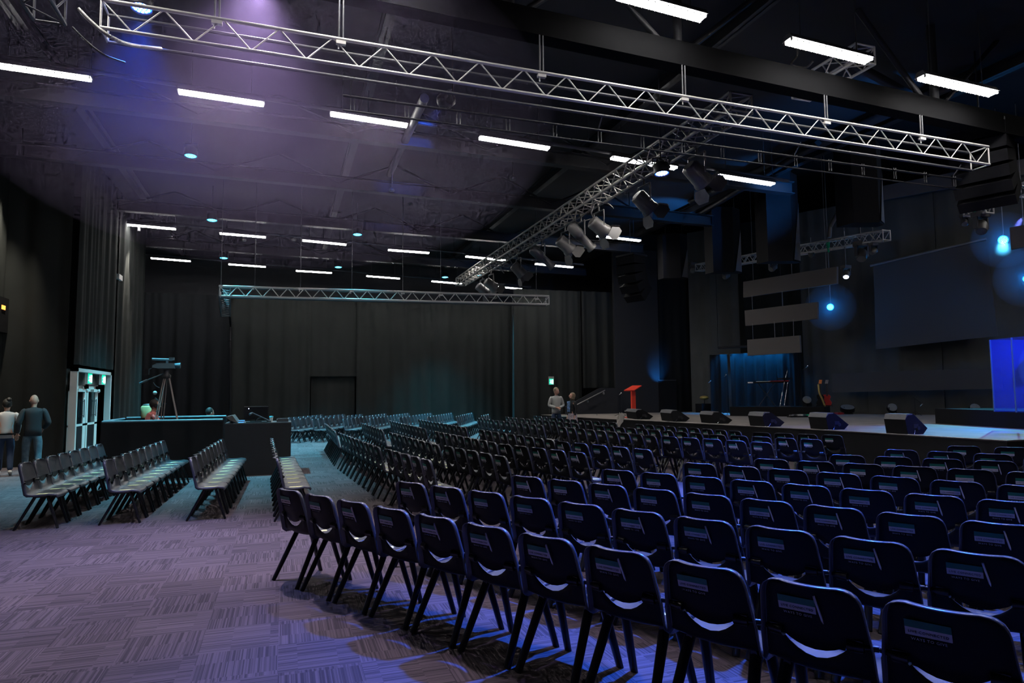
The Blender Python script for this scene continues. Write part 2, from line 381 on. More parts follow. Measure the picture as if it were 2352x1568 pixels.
# ------------------------------------------------------------------ chairs
NU = [-1, -.93, -.84, -.74, -.62, -.5, -.36, -.2, 0, .2, .36, .5, .62, .74, .84, .93, 1]
BACK = [(.84, .125), (.838, .15), (.831, .172), (.818, .19), (.8, .2), (.77, .208), (.73, .212), (.69, .216), (.655, .22), (.622, .224)]
SEAT = [(-.148, .475, .234), (-.133, .452, .236), (-.105, .434, .237), (-.06, .426, .237), (0, .424, .236), (.07, .428, .234), (.13, .436, .231), (.17, .44, .228), (.2, .437, .222), (.22, .425, .214), (.23, .405, .206)]
def shell_mesh(mt):
    rows = []
    yz = lambda z: -.155 - (z - .5) * .265
    for z, hw in BACK: rows.append([(yz(z), z, hw, 1.)] * len(NU))
    up, lo = [], []
    for u in NU:
        q = min(abs(u) / .62, 1) ** 2
        zu = .546 + .046 * q; zl = .509 + .076 * q; up.append((yz(zu), zu, .227, 1.)); lo.append((yz(zl), zl, .23, .9))
    rows += [up, lo]; ks = len(BACK)
    for y, z, hw in SEAT: rows.append([(y, z, hw, max(0., min(1., (z - .43) / .06)) if y < -.05 else 0.)] * len(NU))
    n, m = len(rows), len(NU)
    P = [[None] * m for _ in range(n)]; NB = [[None] * m for _ in range(n)]; TT = [[None]*m for _ in range(n)]
    for i in range(n):
        for j in range(m):
            y, z, hw, wb = rows[i][j]; u = NU[j]
            P[i][j] = Vector((u * hw, y + .035 * u * u * wb, z + .02 * u * u * (1 - wb) * (1 if y < .15 else .4)))
    for i in range(n):
        for j in range(m):
            a, b = P[max(i-1, 0)][j], P[min(i+1, n-1)][j]; t = (b - a); t.x = 0; t.normalize(); TT[i][j] = t; NB[i][j] = Vector((0, t.z, -t.y))
    def outw(ii, jj):
        o = Vector((0, 0, 0))
        if jj in (0, m-1):
            tg = (P[min(ii+1, n-1)][jj] - P[max(ii-1, 0)][jj]).normalized(); q = tg.cross(NB[ii][jj]).normalized()
            if q.x * (1 if jj else -1) < 0: q = -q
            o += q
        if ii in (0, n-1): o += TT[ii][jj] * (1 if ii else -1)
        return o.normalized()
    th = .0045
    def pos(i, j, back):
        ii, jj = min(max(i, 0), n-1), min(max(j, 0), m-1); k = max(abs(i-ii), abs(j-jj)); p = P[ii][jj].copy(); N_ = NB[ii][jj]
        if k == 0: return p + (N_ * th if back else N_ * 0)
        o = outw(ii, jj); w = .75 if ii > 14 else 1.
        q = p + o * ((.008, .014)[k-1]) + N_ * ((.005, .036)[k-1] * w)
        return q - o * (th if back else 0) + (N_ * .001 if back else N_ * 0)
    bm = bmesh.new(); V = {}
    # rim columns/rows: corners of the rim grid collapse onto the diagonal edge points
    for bk in (0, 1):
        for i in range(-2, n+2):
            for j in range(-2, m+2): V[i, j, bk] = bm.verts.new(pos(i, j, bk))
    def quad(a, b, c, d, mi, fl):
        vs = [V[a], V[b], V[c], V[d]]
        if fl: vs.reverse()
        try: fc = bm.faces.new(vs)
        except ValueError: return
        fc.smooth = True; fc.material_index = mi
    for bk in (0, 1):
        for i in range(-2, n+1):
            for j in range(-2, m+1):
                if i == ks and 4 <= j < 12: continue
                rim = i < 0 or j < 0 or i >= n-1 or j >= m-1
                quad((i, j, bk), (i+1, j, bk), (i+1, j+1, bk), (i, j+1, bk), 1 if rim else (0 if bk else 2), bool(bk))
    for j in range(4, 12):
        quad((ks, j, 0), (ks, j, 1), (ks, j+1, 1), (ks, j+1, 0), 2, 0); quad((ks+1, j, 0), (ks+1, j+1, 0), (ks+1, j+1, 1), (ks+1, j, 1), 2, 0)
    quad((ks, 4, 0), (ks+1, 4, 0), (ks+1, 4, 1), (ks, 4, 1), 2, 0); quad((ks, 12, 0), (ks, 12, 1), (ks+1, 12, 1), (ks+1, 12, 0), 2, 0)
    a, b, c, d = -2, n+1, -2, m+1
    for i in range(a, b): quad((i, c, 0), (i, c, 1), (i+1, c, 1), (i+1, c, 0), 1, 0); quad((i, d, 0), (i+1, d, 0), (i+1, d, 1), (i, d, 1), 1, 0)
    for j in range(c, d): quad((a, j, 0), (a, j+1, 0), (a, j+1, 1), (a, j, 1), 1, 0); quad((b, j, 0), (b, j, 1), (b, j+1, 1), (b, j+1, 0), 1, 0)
    bmesh.ops.remove_doubles(bm, verts=list(bm.verts), dist=.0002)
    bmesh.ops.recalc_face_normals(bm, faces=bm.faces)
    me = bpy.data.meshes.new('shell'); bm.to_mesh(me); bm.free()
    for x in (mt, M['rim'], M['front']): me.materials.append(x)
    return me
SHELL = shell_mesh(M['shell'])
def legmb(sx, front):
    m = nb(M['leg'])
    if front: a, b = (sx*.178, .1, .425), (sx*.205, .235, 0)
    else: a, b = (sx*.178, -.03, .43), (sx*.212, -.25, 0)
    m.tube(a, b, .027, .023, n=12, flat=.55, up=(1, 0, 0)) if False else m.tube(a, b, .034, .027, n=12, flat=.58, up=(1, 0, 0))
    return m
def sticker_mesh(pen_side=True):
    m = MB(); th = math.atan(.265)
    T = Matrix.Translation((-.055, -.155 - (.735-.5)*.265 - .0085, .735)) @ Matrix.Rotation(th, 4, 'X')
    # local frame: x right, z up, -y out of the back
    W = .082
    m.m(M['green']).box((-W, -.0012, .012), (W, 0, .044), T)
    m.m(M['white']).box((-W, -.0012, -.022), (W, 0, .012), T)
    m.m(M['black']).box((-W*.72, -.0009, -.05), (W*.72, 0, -.022), T)
    R = T @ Matrix.Rotation(PI/2, 4, 'X')
    m.add(text_mesh('LIVE CONNECTED', .0155, M['black']), R @ Matrix.Translation((0, -.0105, .0015)))
    m.add(text_mesh('WAYS TO GIVE', .0165, M['white']), R @ Matrix.Translation((0, -.042, .0013)))
    return m.mesh('sticker')
STICK = sticker_mesh()
LEGS = [legmb(sx, fr).mesh('leg') for sx in (-1, 1) for fr in (0, 1)]
def clip_mb(sx):
    m = nb(M['leg']); m.tube((sx*.135, -.178, .6), (sx*.2, -.165, .6), .024, .024, n=10); m.tube((sx*.2, -.16, .598), (sx*.252, -.14, .598), .014, n=8)
    m.box((sx*.14, -.178, .575), (sx*.2, -.15, .625)); return m.mesh('link_clip')
CLIPS = [clip_mb(-1), clip_mb(1)]
um = nb(M['leg']); 
for sx in (-1, 1): um.tube((sx*.175, -.06, .413), (sx*.175, .13, .42), .018, n=8)
um.tube((-.175, .03, .412), (.175, .03, .412), .014, n=8); UNDER = um.mesh('seat_frame')
def far_mesh(stick):
    m = MB(); m.add(SHELL)
    for l in LEGS: m.add(l)
    m.add(UNDER)
    if stick: m.add(STICK)
    return m.mesh('stacking_chair')
FARM = far_mesh(False); FARS = far_mesh(True)
nbm = nb(M['white']); nbm.box((.08, -.236, .79), (.145, -.226, .838)); NUMTAG = nbm.mesh('number_tag')
def card_mesh():
    me = nb(M['cream']).box((-.034, -.11, 0), (.034, .11, .0022)).mesh('cream_card'); return me
CARD = card_mesh()
PENM = nb(M['pen']).tube((0, 0, .065), (0, 0, -.05), .0055, n=8).tube((0, 0, -.05), (0, 0, -.065), .0055, .001, n=8).tube((0, -.008, .06), (0, -.008, .02), .0018, n=5).mesh('pen')
CHAIRS = []      # (x, y, rz, label, level, sticker, tagged, group)
SCX = {}
def seg(A, B, n, sign, extra=0):
    A, B = Vector(A), Vector(B); d = (B - A) / (n - 1); u = d.normalized(); fc = Vector((-u.y, u.x)) * sign
    out = []
    for i in range(n + extra):
        p = A + d * i + fc * .245; SCX[round(p.x, 4), round(p.y, 4)] = min(1., d.length/.513); out.append((p.x, p.y, math.atan2(fc.y, fc.x) - PI/2))
    return out
def inframe(x, y):
    v = RC.transposed() @ (Vector((x, y, .8)) - Vector((0, 0, EYE)))
    return v.z > .2 and -40 < 1176 + F_PX * v.x / v.z < 2440
# right block
RR = [((.05,6.54),(2.45,2.01),11),((1.18,6.62),(3.44,2.61),10),((2.39,6.62),(4.34,3.13),9),((3.52,6.76),(5.28,3.71),8),((4.74,7.0),(5.99,4.69),6),
      ((5.86,7.07),(7.01,5.32),5),((7.13,7.11),(8.1,5.83),4),((8.44,7.43),(8.95,6.47),3),((9.82,7.53),(10.22,7.09),2)]
for r, (A, B, n) in enumerate(RR):
    for i, (x, y, a) in enumerate(seg(A, B, n, 1, 3)):
        if i >= n and not inframe(x, y): continue
        CHAIRS.append((x, y, a, f'black chair, {ORD[i]} from the left end, {ORD[r]} row of the near right block', 0, True, 0, 'chairs of the near right block'))
# centre block: every row is up to four straight runs, counted from its near end
MR = [[((1.24,21.5),(1.20,17.05),10),((1.24,15.95),(1.49,11.48),10),((1.58,10.78),(1.80,8.9),5)],
      [((2.32,21.3),(2.32,16.95),9),((2.34,15.51),(2.50,11.5),9),((2.60,10.98),(2.86,9.0),5)],
      [((3.4,22.6),(3.4,17.0),12),((3.39,15.5),(3.55,11.6),9),((3.58,10.96),(4.06,9.06),5)],
      [((4.48,23.2),(4.47,17.08),13),((4.52,15.61),(4.71,11.74),9),((4.72,11.15),(5.17,9.12),5)],
      [((6.74,23.7),(6.65,22.1),4),((6.58,21.5),(6.65,17.24),9),((6.75,15.9),(6.97,11.95),9),((7.12,11.48),(7.67,9.5),5)],
      [((7.96,24.0),(7.9,22.9),3),((7.88,22.1),(7.85,17.56),9),((7.9,16.1),(8.22,12.21),9),((8.27,11.55),(8.92,9.7),5)],
      [((9.2,24.3),(9.1,22.5),4),((9.02,21.95),(9.12,17.7),9),((9.2,16.3),(9.39,12.47),9),((9.5,11.73),(10.12,10.45),4)]]
for r, segs in enumerate(MR):
    pts = []
    for A, B, n in segs: pts += seg(A, B, n, 1)
    N = len(pts)
    for i, (x, y, a) in enumerate(pts):
        CHAIRS.append((x, y, a, f'black chair, {ORD[N-1-i]} from the near end, {ORD[r]} row of the centre block', 0 if y < 14.5 else 1, True, 0, 'chairs of the centre block'))
# left block rows facing the stage (x of back tops)
LR = [((-3.24,10.6),(-3.2,14.2),8),((-2.28,10.6),(-2.22,14.65),9),((-1.21,10.5),(-1.15,14.6),9),((-.08,10.0),(-.2,14.5),10)]
for r, (A, B, n) in enumerate(LR):
    for i, (x, y, a) in enumerate(seg(A, B, n, -1)):
        CHAIRS.append((x, y, a, f'black chair, {ORD[i]} from the near end, {ORD[r]} row of the left block', 0, r == 3, 1 if (i < 2 and r < 3) else 0, 'chairs of the left block by the desk'))
FR = [((.28,28.15),(1.66,31.58),8),((.26,25.92),(2.62,31.66),12),((1.09,25.88),(3.35,31.15),11),((2.14,25.46),(4.49,31.52),13),((3.13,25.69),(5.61,31.79),13),
      ((4.25,25.83),(6.55,31.09),11),((5.39,26.04),(7.48,30.83),10),((6.52,25.94),(8.3,30.2),9),((7.6,26.1),(8.4,27.86),4)]
FAR_FIX = 0
for r, (A, B, n) in enumerate(FR):
    for i, (x, y, a) in enumerate(seg(A, B, n, -1)):
        CHAIRS.append((x, y, a, f'grey-lit chair, {ORD[i]} from the near end, {ORD[r]} row of the far block', 2, False, 0, 'chairs of the far block by the back wall'))
CHAIRS.sort(key=lambda c: c[0]**2 + c[1]**2)
protos = {}
def make_chair(x, y, rz, label, level, stick, tagged, group):
    t = thing('stacking_chair', label, 'chair', (x, y, 0), rz, group)
    link('seat_shell', SHELL, t)
    for l in LEGS: link('leg', l, t)
    link('seat_frame', UNDER, t)
    for cme in CLIPS: link('link_clip', cme, t)
    if stick: link('sticker', STICK, t)
    if tagged: link('number_tag', NUMTAG, t)
    return t
stuff = MB(); nstuff = 0
for k, cinfo in enumerate(CHAIRS):
    x, y, rz, label, level, stick, tagged, group = cinfo
    if k >= 300:
        stuff.add(FARM, Matrix.Translation((x, y, 0)) @ Matrix.Rotation(rz, 4, 'Z') @ Matrix.Diagonal((SCX[round(x, 4), round(y, 4)], 1, 1, 1))); nstuff += 1; continue
    if level == 0:
        key = (stick, tagged)
        if key not in protos: o = protos[key] = make_chair(*cinfo)
        else: o = dup(protos[key], (x, y, 0), rz, label, group)
    else:
        o = link('stacking_chair', FARS if stick else FARM); o.location = (x, y, 0); o.rotation_euler = (0, 0, rz); tag(o, label, 'chair', group)
    o.scale.x = SCX[round(x, 4), round(y, 4)]
    hh = (int(x*977) * 31 + int(y*613)) % 10
    fr = Matrix.Rotation(rz, 3, 'Z')
    if level == 0:
        rot = .12 if group.startswith('chairs of the left') else (.5 + .1*(hh % 3))
        q = fr @ Vector((.05, .05, .432 if group.startswith('chairs of the left') else .434)); o = link('paper_card', CARD); o.location = (x+q.x, y+q.y, q.z); o.rotation_euler = (0.02, 0, rz + (0 if not group.startswith('chairs of the left') else PI/2*0) - rot)
        tag(o, 'yellow card on ' + label.replace('black ', ''), 'card', 'yellow cards on the seats')
        idx = k
        if stick and hh % 2 == 0 and not group.startswith('chairs of the left'):
            q = fr @ Vector((.043, -.155 - (.74-.5)*.265 - .018, .74)); o = link('pen', PENM); o.location = (x+q.x, y+q.y, q.z)
            o.rotation_euler = (Matrix.Rotation(rz, 3, 'Z') @ Matrix.Rotation(math.atan(.265), 3, 'X') @ Matrix.Rotation(-.2, 3, 'Y')).to_euler()
            tag(o, 'silver pen on ' + label.replace('black ', ''), 'pen', 'pens on the chair backs')
if nstuff:
    stuff.build('far_chair_rows'); tag(bpy.data.objects['far_chair_rows'], 'farthest grey-lit chairs of the far block along the back wall', 'chairs', kind='stuff')
# ------------------------------------------------------------------ trusses
def truss(name, label, A, B, w_, h_, pitch, r=.024, rl=.011, group=None, side=1, mt='alu', faces=4):
    """box truss: A,B = near top chord ends; w_ goes to the far side, h_ down"""
    A, B = Vector(A), Vector(B); d = (B - A).normalized(); sd = Vector((-d.y, d.x, 0)).normalized() * side * w_; dn = Vector((0, 0, -h_))
    t = thing(name, label, 'truss', A, 0, group); Z = Vector((0, 0, 0)); Ln = (B - A).length
    offs = [Z, dn, sd, sd + dn]
    for qi, o in enumerate(offs): nb(M['dgrey' if faces == 1 and qi > 1 else mt]).tube(o, o + d * Ln, r, n=8).build('chord', t)  # rear chords coloured dark grey to stand for their shade
    n = max(2, int(round(Ln / pitch))); st = Ln / n
    for a, b, ph in ((0, 1, 0), (2, 3, 0), (1, 3, 1), (0, 2, 1))[:faces]:
        m = nb(M[mt])
        for i in range(n):
            p0, p1, p2 = offs[a] + d*st*i, offs[b] + d*st*(i+.5), offs[a] + d*st*(i+1)
            if ph: p0, p1, p2 = offs[a] + d*st*(i), offs[b] + d*st*(i+.5), offs[a] + d*st*(i+1)
            m.tube(p0, p1, rl, n=5, caps=False); m.tube(p1, p2, rl, n=5, caps=False)
        m.build('lacing', t)
    for e in (0, Ln):
        m = nb(M[mt])
        for a, b in ((0, 1), (2, 3), (0, 2), (1, 3)): m.tube(offs[a] + d*e, offs[b] + d*e, rl*1.3, n=6)
        m.build('end_frame', t)
    return t
def rods(name, label, x, y, z0, z1, n=2, gap=.05, mt='dgrey', group='hanger rods above the trusses'):
    t = thing(name, label, 'hanger', (x, y, z0), 0, group)
    for k in range(n):
        o = (k - (n-1)/2) * gap; nb(M[mt]).tube((o, 0, 0), (o, 0, z1 - z0), .011, n=6).build('rod', t)
    m = nb(M['alu']); m.box((-.06, -.03, -.03), (.06, .03, .012)); m.tube((-.03, 0, -.09), (-.03, 0, .02), .01); m.build('clamp', t)
    return t
YF = 8.5
fa = atY(232, 30, YF); fb = atY(2269, 323, YF)
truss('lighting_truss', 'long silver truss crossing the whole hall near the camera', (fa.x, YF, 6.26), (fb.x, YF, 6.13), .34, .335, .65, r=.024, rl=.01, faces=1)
for i, px in enumerate((497, 783, 1243, 1568, 1890, 2105)):
    x = atY(px, 100, YF).x; z = 6.2 - .01 * x
    lb = 'hanger rod pair, %s from the left, between front truss and roof beam' % ORD[i]
    if 'pair' in lb: rods('hanger_rod', lb, x, YF, z, 6.85 if i > 1 else 7.9, 2)
# corner piece and cable bundle at the left end of the front truss
truss('lighting_truss', 'short dark truss returning toward the camera at the upper left corner', (fa.x - .35, 8.5, 6.2), (fa.x - .35, 5.8, 6.2), .3, .3, .6, side=-1, mt='dgrey')
def cable(name, label, pts, r=.02, mt='black', cat='cable', group=None, sag=0):
    cu = []; P = [Vector(p) for p in pts]
    for i in range(len(P)-1):
        p0, p1, p2, p3 = P[max(i-1, 0)], P[i], P[i+1], P[min(i+2, len(P)-1)]
        for k in range(6):
            t = k/6; cu.append(.5*((2*p1)+(p2-p0)*t+(2*p0-5*p1+4*p2-p3)*t*t+(3*p1-p0-3*p2+p3)*t**3))
    cu.append(P[-1]); m = nb(M[mt]); m.path(cu, r, 6); o = m.build(name); return tag(o, label, cat, group)
c0 = [atY(180, 20, 8.3), atY(215, 55, 8.3), atY(255, 85, 8.3), atY(300, 103, 8.45), atY(370, 112, 8.8)]
cable('cable', 'thick silver cable drooping from the upper left truss corner', c0, .022, 'alu')
cable('cable', 'thin lower cable drooping below the upper left truss corner', [p + Vector((-.05, 0, -.22)) for p in c0[:4]], .012, 'dgrey')
YB = 21.5
ba = atY(505, 657, YB); bb = atY(1261, 680, YB)
truss('lighting_truss', 'silver truss hanging in front of the far back curtain', (ba.x, YB, ba.z), (bb.x, YB, bb.z), .3, .29, .49, r=.032, rl=.014, faces=1)
truss('lighting_truss', 'short truss leading from the far truss corner to the back wall', (ba.x - .02, 21.6, ba.z), (ba.x - .35, 26.5, ba.z - .05), .3, .29, .49, side=-1, mt='dgrey')
cable('cable', 'black cable bundle dropping down the back curtain', [atY(505, 665, 21.7), atY(520, 700, 25), atY(529, 735, 32.3), atY(529, 800, 32.4), atY(529, 960, 32.4)], .05)
for i, px in enumerate((505, 585, 690, 808, 925, 1012, 1232)):
    x = atY(px, 660, YB).x; x = max(x, ba.x + .03)
    rods('hanger_rod', 'thin hanger rod, %s from the left, above the far truss' % ORD[i], x, YB, ba.z - .003*i + .02 , 8.25, 1, mt='dgrey')
# rail with bobbins carrying a curtain track below the front truss
rt = thing('curtain_rail', 'dark curtain track with runners hanging below the front truss', 'rail', (.7, 9.0, 5.72))
rt_w = 11.4
nb(M['dsteel']).tube((0, 0, 0), (rt_w, 0, -.05), .02).build('rail', rt)
nb(M['dsteel']).tube((0, 0, -.2), (rt_w, 0, -.25), .014).build('rail', rt)
for i in range(16):
    x = .1 + i*.74; m = nb(M['dgrey']); m.tube((x, 0, .0), (x, 0, -.2), .008, n=5); m.tube((x+.05, 0, .0), (x+.05, 0, -.2), .008, n=5); m.build('runner', rt)
    if i % 5 == 0: nb(M['dgrey']).tube((x, 0, 0), (x, -.16, .16), .01, n=5).build('hanger', rt)
def fix_on(P): return P
# diagonal lighting bar along Y with theatre lanterns
XT, ZT = 7.12, 6.62
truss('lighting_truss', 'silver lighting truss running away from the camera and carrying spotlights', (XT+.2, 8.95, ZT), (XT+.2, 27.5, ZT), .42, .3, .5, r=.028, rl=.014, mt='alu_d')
q0, q1 = at(2008, 108, 7.55), at(1845, 195, 7.55); truss('lighting_truss', 'silver truss piece above the roof beam at the upper right', (q0.x, q0.y, 7.55), (q0.x, q1.y, 7.55), .4, .3, .5, r=.026, rl=.014)
cable('cable', 'bundle of pale cables by the truss piece above the roof beam', [at(1828, 90, 7.9), at(1832, 125, 7.7), at(1818, 148, 7.5), at(1850, 155, 7.45), at(1868, 140, 7.5)], .02, 'fixgrey')
def dirm(d, P):
    d = Vector(d).normalized(); q = d.to_track_quat('Z', 'Y'); return Matrix.Translation(P) @ q.to_matrix().to_4x4()
def lantern(P, aim, label, mt='fixgrey', sc=1.0, kind='fresnel'):
    """theatre lantern hanging from a clamp at P, pointing along aim"""
    t = thing('stage_spotlight', label, 'spotlight', P, 0, 'theatre spotlights on the rigging'); aim = Vector(aim).normalized()
    c = Vector((0, 0, -.42*sc)); T = dirm(aim, c)
    m = nb(M[mt])
    if kind == 'fresnel': m.lathe([(.09*sc, -.2*sc), (.13*sc, -.17*sc), (.135*sc, .1*sc), (.15*sc, .12*sc), (.15*sc, .17*sc)], 14, T)
    else: m.lathe([(.06*sc, -.34*sc), (.11*sc, -.3*sc), (.12*sc, -.05*sc), (.085*sc, -.02*sc), (.085*sc, .28*sc), (.11*sc, .3*sc), (.11*sc, .34*sc)], 14, T)
    m.build('lamp_body', t)
    nb(M['lens']).lathe([(.12*sc if kind == 'fresnel' else .09*sc, .172*sc if kind == 'fresnel' else .342*sc), (.01, .176*sc if kind == 'fresnel' else .346*sc)], 14, T).build('lens', t)
    sdv = aim.cross(Vector((0, 0, 1))).normalized() * .17*sc
    m = nb(M[mt]); m.tube(sdv + c, sdv + Vector((0, 0, -.12*sc)), .014*sc); m.tube(-sdv + c, -sdv + Vector((0, 0, -.12*sc)), .014*sc); m.tube(sdv + Vector((0, 0, -.12*sc)), -sdv + Vector((0, 0, -.12*sc)), .014*sc); m.tube((0, 0, -.12*sc), (0, 0, .03), .018*sc); m.box((-.04, -.03, -.02), (.04, .03, .06)); m.build('yoke', t)
    if kind == 'fresnel':
        for a in range(4):
            R = T @ Matrix.Rotation(a*PI/2, 4, 'Z') @ Matrix.Translation((.15*sc, 0, .17*sc)) @ Matrix.Rotation(.55, 4, 'Y')
            nb(M[mt]).prism([(0, -.1*sc, 0), (0, .1*sc, 0), (0, .15*sc, .12*sc), (0, .1*sc, .2*sc), (0, -.1*sc, .2*sc), (0, -.15*sc, .12*sc)], (.004, 0, 0), R).build('barn_door', t)
    return t
def on_bar(px, y, dx=.2): # point on the diagonal bar's outer chord whose image is near px
    best = None
    for k in range(400):
        Y = 5 + k*.05; p = Vector((XT + dx, Y, ZT - .3)); c = RC.transposed() @ (p - Vector((0, 0, EYE))); u = 1176 + F_PX*c.x/c.z
        if best is None or abs(u - px) < best[0]: best = (abs(u - px), Y)
    return Vector((XT + dx, best[1], ZT - .3))
lan = [(1600, 'fresnel', (.75, .1, -.6), 'grey barn-door spotlight alone at the near end of the diagonal truss'),
       (1478, 'fresnel', (.75, .05, -.65), 'dark barn-door spotlight just below the round blue light'),
       (1375, 'fresnel', (.8, .1, -.5), 'pale barn-door spotlight at the cable tangle of the diagonal truss'),
       (1335, 'profile', (.8, .0, -.75), 'long silver profile spotlight beside the cable tangle'),
       (1298, 'fresnel', (.75, .1, -.6), 'barn-door spotlight left of the long silver profile spotlight'),
       (1245, 'profile', (.8, 0, -.6), 'profile spotlight washed blue midway along the diagonal truss'),
       (1190, 'fresnel', (.7, 0, -.7), 'dark barn-door spotlight left of the blue-washed profile spotlight'),
       (1128, 'fresnel', (.8, .1, -.5), 'small pale barn-door spotlight far along the diagonal truss'),
       (1092, 'fresnel', (.8, .1, -.6), 'farthest spotlight on the diagonal truss, above the far truss')]
for px, kd, aim, lb in lan:
    P = on_bar(px, 0); lantern(P, aim, lb, 'fixgrey' if ('pale' in lb or 'silver' in lb or 'grey' in lb) else 'dgrey', kind=kd, sc=1.3)
for i, (px, lb) in enumerate(((1350, 'nearer'), (1140, 'farther'))):
    P = on_bar(px, 0, 0); pts = []
    for k in range(14): pts.append(P + Vector((random.uniform(-.05, .5), k*.14 - .9, random.uniform(-.25, .25))))
    cable('cable', f'{lb} tangle of grey cable along the diagonal truss', pts, .014, 'fixgrey')
# ------------------------------------------------------------------ roof steel
def beam(name, label, A, B, w_, h_, solid=False):
    A, B = Vector(A), Vector(B); d = B - A; Ln = d.length; t = thing(name, label, 'beam', A, 0)
    R = d.to_track_quat('X', 'Z').to_matrix().to_4x4()
    m = nb(M['dsteel']); m.box((0, -w_/2, -h_/2), (Ln, w_/2, -h_/2+.025), R); m.box((0, -w_/2, h_/2-.025), (Ln, w_/2, h_/2), R); m.box((0, -.012, -h_/2), (Ln, .012, h_/2), R)
    if solid: m = nb(M['beamblack']).box((0, -w_/2, -h_/2), (Ln, w_/2, h_/2), R)
    o = m.build('i_beam', t); return t
rb = beam('roof_beam', 'heavy black steel roof beam crossing above the front truss', (-6.9, 8.62, 7.3), (15, 8.62, 6.55), .26, .38, True)
def strut(parent, p, q, w_=.1):
    A = parent.location; nb(M['dsteel']).tube(Vector(p) - A, Vector(q) - A, w_*.7, n=4).build('strut', parent)
for px in (1170, 1561, 2145):
    x = atY(px, 200, 8.62).x; z = 7.3 - .0342*(x+6.9); strut(rb, (x, 8.62, z), (x, 8.62, 8.3), .13)
    strut(rb, (x, 8.62, z), (x + 1.7, 8.62, 8.3), .07); strut(rb, (x-.1, 8.62, z), (x - 1.7, 8.62, 8.3), .09)
for i, (Y, lb) in enumerate(((15.2, 'first black roof beam beyond the nearest ceiling lights'), (19.0, 'second black roof beam, halfway down the hall'), (23.6, 'third black roof beam, above the far truss'), (29.0, 'farthest black roof beam near the back wall'))):
    b = beam('roof_beam', lb, (-6.9, Y, 7.75), (13.7, Y, 7.48), .25, .35)
    for k in range(5):
        x = -5 + k*3.2; z = 7.75 - .0129*(x+6.9); strut(b, (x, Y, z), (x + 1.6, Y, 8.3), .05); strut(b, (x + 3.2, Y, z - .04), (x + 1.6, Y, 8.3), .05)
for i, X in enumerate((-4.3, 1.6, 7.4, 13.5)):
    beam('roof_purlin', 'black roof beam running toward the back wall, %s from the left' % ORD[i], (X, 2, 8.1), (X, 33, 8.1), .18, .25)
pA, pB = atY(975, 225, 12.0), atY(895, 400, 19.0)
nb_ = nb(M['trunk']); nb_.tube(pA, pB, .09, n=10); tag(nb_.build('roof_duct'), 'grey round pipe slanting along the ceiling between the strip lights', 'pipe')
# ------------------------------------------------------------------ strip lights
def strip(A, B, label):
    A, B = Vector(A), Vector(B); d = B - A; Ln = d.length; t = thing('strip_light', label, 'ceiling light', (A+B)/2, 0, 'ceiling strip lights')
    R = d.to_track_quat('X', 'Z').to_matrix().to_4x4(); h = Ln/2; W = .09
    nb(M['housing']).prism([(-h-.02, -W-.02, 0), (-h-.02, W+.02, 0), (-h-.02, W*.6, .09), (-h-.02, -W*.6, .09)], (Ln+.04, 0, 0), R).build('housing', t)
    n = int(Ln/.1); m = nb(M['strip'])
    m.box((-h, -W, -.03), (h, W, -.004), R)
    m.build('diffuser', t)
    m = nb(M['fixgrey'])
    for i in range(n+1):
        x = -h + Ln*i/n; m.box((x-.006, -W-.002, -.045), (x+.006, -W+.03, -.0), R); m.box((x-.006, W-.03, -.045), (x+.006, W+.002, -.0), R)
    m.box((-h, -W-.003, -.03), (h, -W+.001, -.02), R); m.box((-h, W-.001, -.03), (h, W+.003, -.02), R)
    m.build('louvre', t)
    for x in (-h*.7, h*.7): nb(M['housing']).tube(d.normalized()*x + Vector((0, 0, .07)), d.normalized()*x + Vector((0, 0, (8.3 if t.location.x < 14 else 11) - t.location.z)), .01, n=5).build('suspension', t)
    return t
ROWS = [('front', 13.65, [((-150, 128), (208, 180)), ((410, 209), (605, 238)), ((760, 260), (935, 287)), ((1102, 315), (1260, 340)), ((1405, 361), (1552, 385)), ((1648, 402), (1775, 422))]),
        ('second', 25.05, [((290, 515), (403, 525)), ((505, 535), (610, 544)), ((695, 551), (795, 561)), ((892, 573), (985, 580)), ((1070, 588), (1160, 597)), ((1230, 605), (1315, 613))]),
        ('third', 30.95, [((347, 592), (437, 599)), ((525, 606), (610, 612)), ((680, 621), (762, 626)), ((842, 633), (918, 639)), ((992, 645), (1060, 651)), ((1127, 656), (1198, 663))]),
        ('right', 22.0, [((1372, 541), (1470, 552))]),
        ('overhead', 8.0, [((1420, -12), (1615, 40)), ((1810, 92), (1995, 138)), ((2115, 176), (2281, 214))])]
for k, X in enumerate((-3.6, 0.2)): strip((X, 8.0, 7.3), (X+1.55, 8.0, 7.2), 'strip light above the top of the picture, %s of two' % ORD[k])
for k, X in enumerate((3.6, 9.0)): strip((X, 2.35, 7.2), (X+1.55, 2.35, 7.2), 'strip light in the ceiling row over the camera, %s of two' % ORD[k])
strip((5.5, -3.3, 7.2), (7.05, -3.3, 7.2), 'strip light in the ceiling row behind the camera')
for k, (X, Y) in enumerate(((17, 4.5), (17.5, 8.5), (20.5, 6.5), (21, 10.5))): strip((X, Y, 10.2), (X+1.55, Y, 10.2), 'unseen light added over the stage beyond the right picture edge, %s of four' % ORD[k])  # unseen strips added to brighten the stage walls
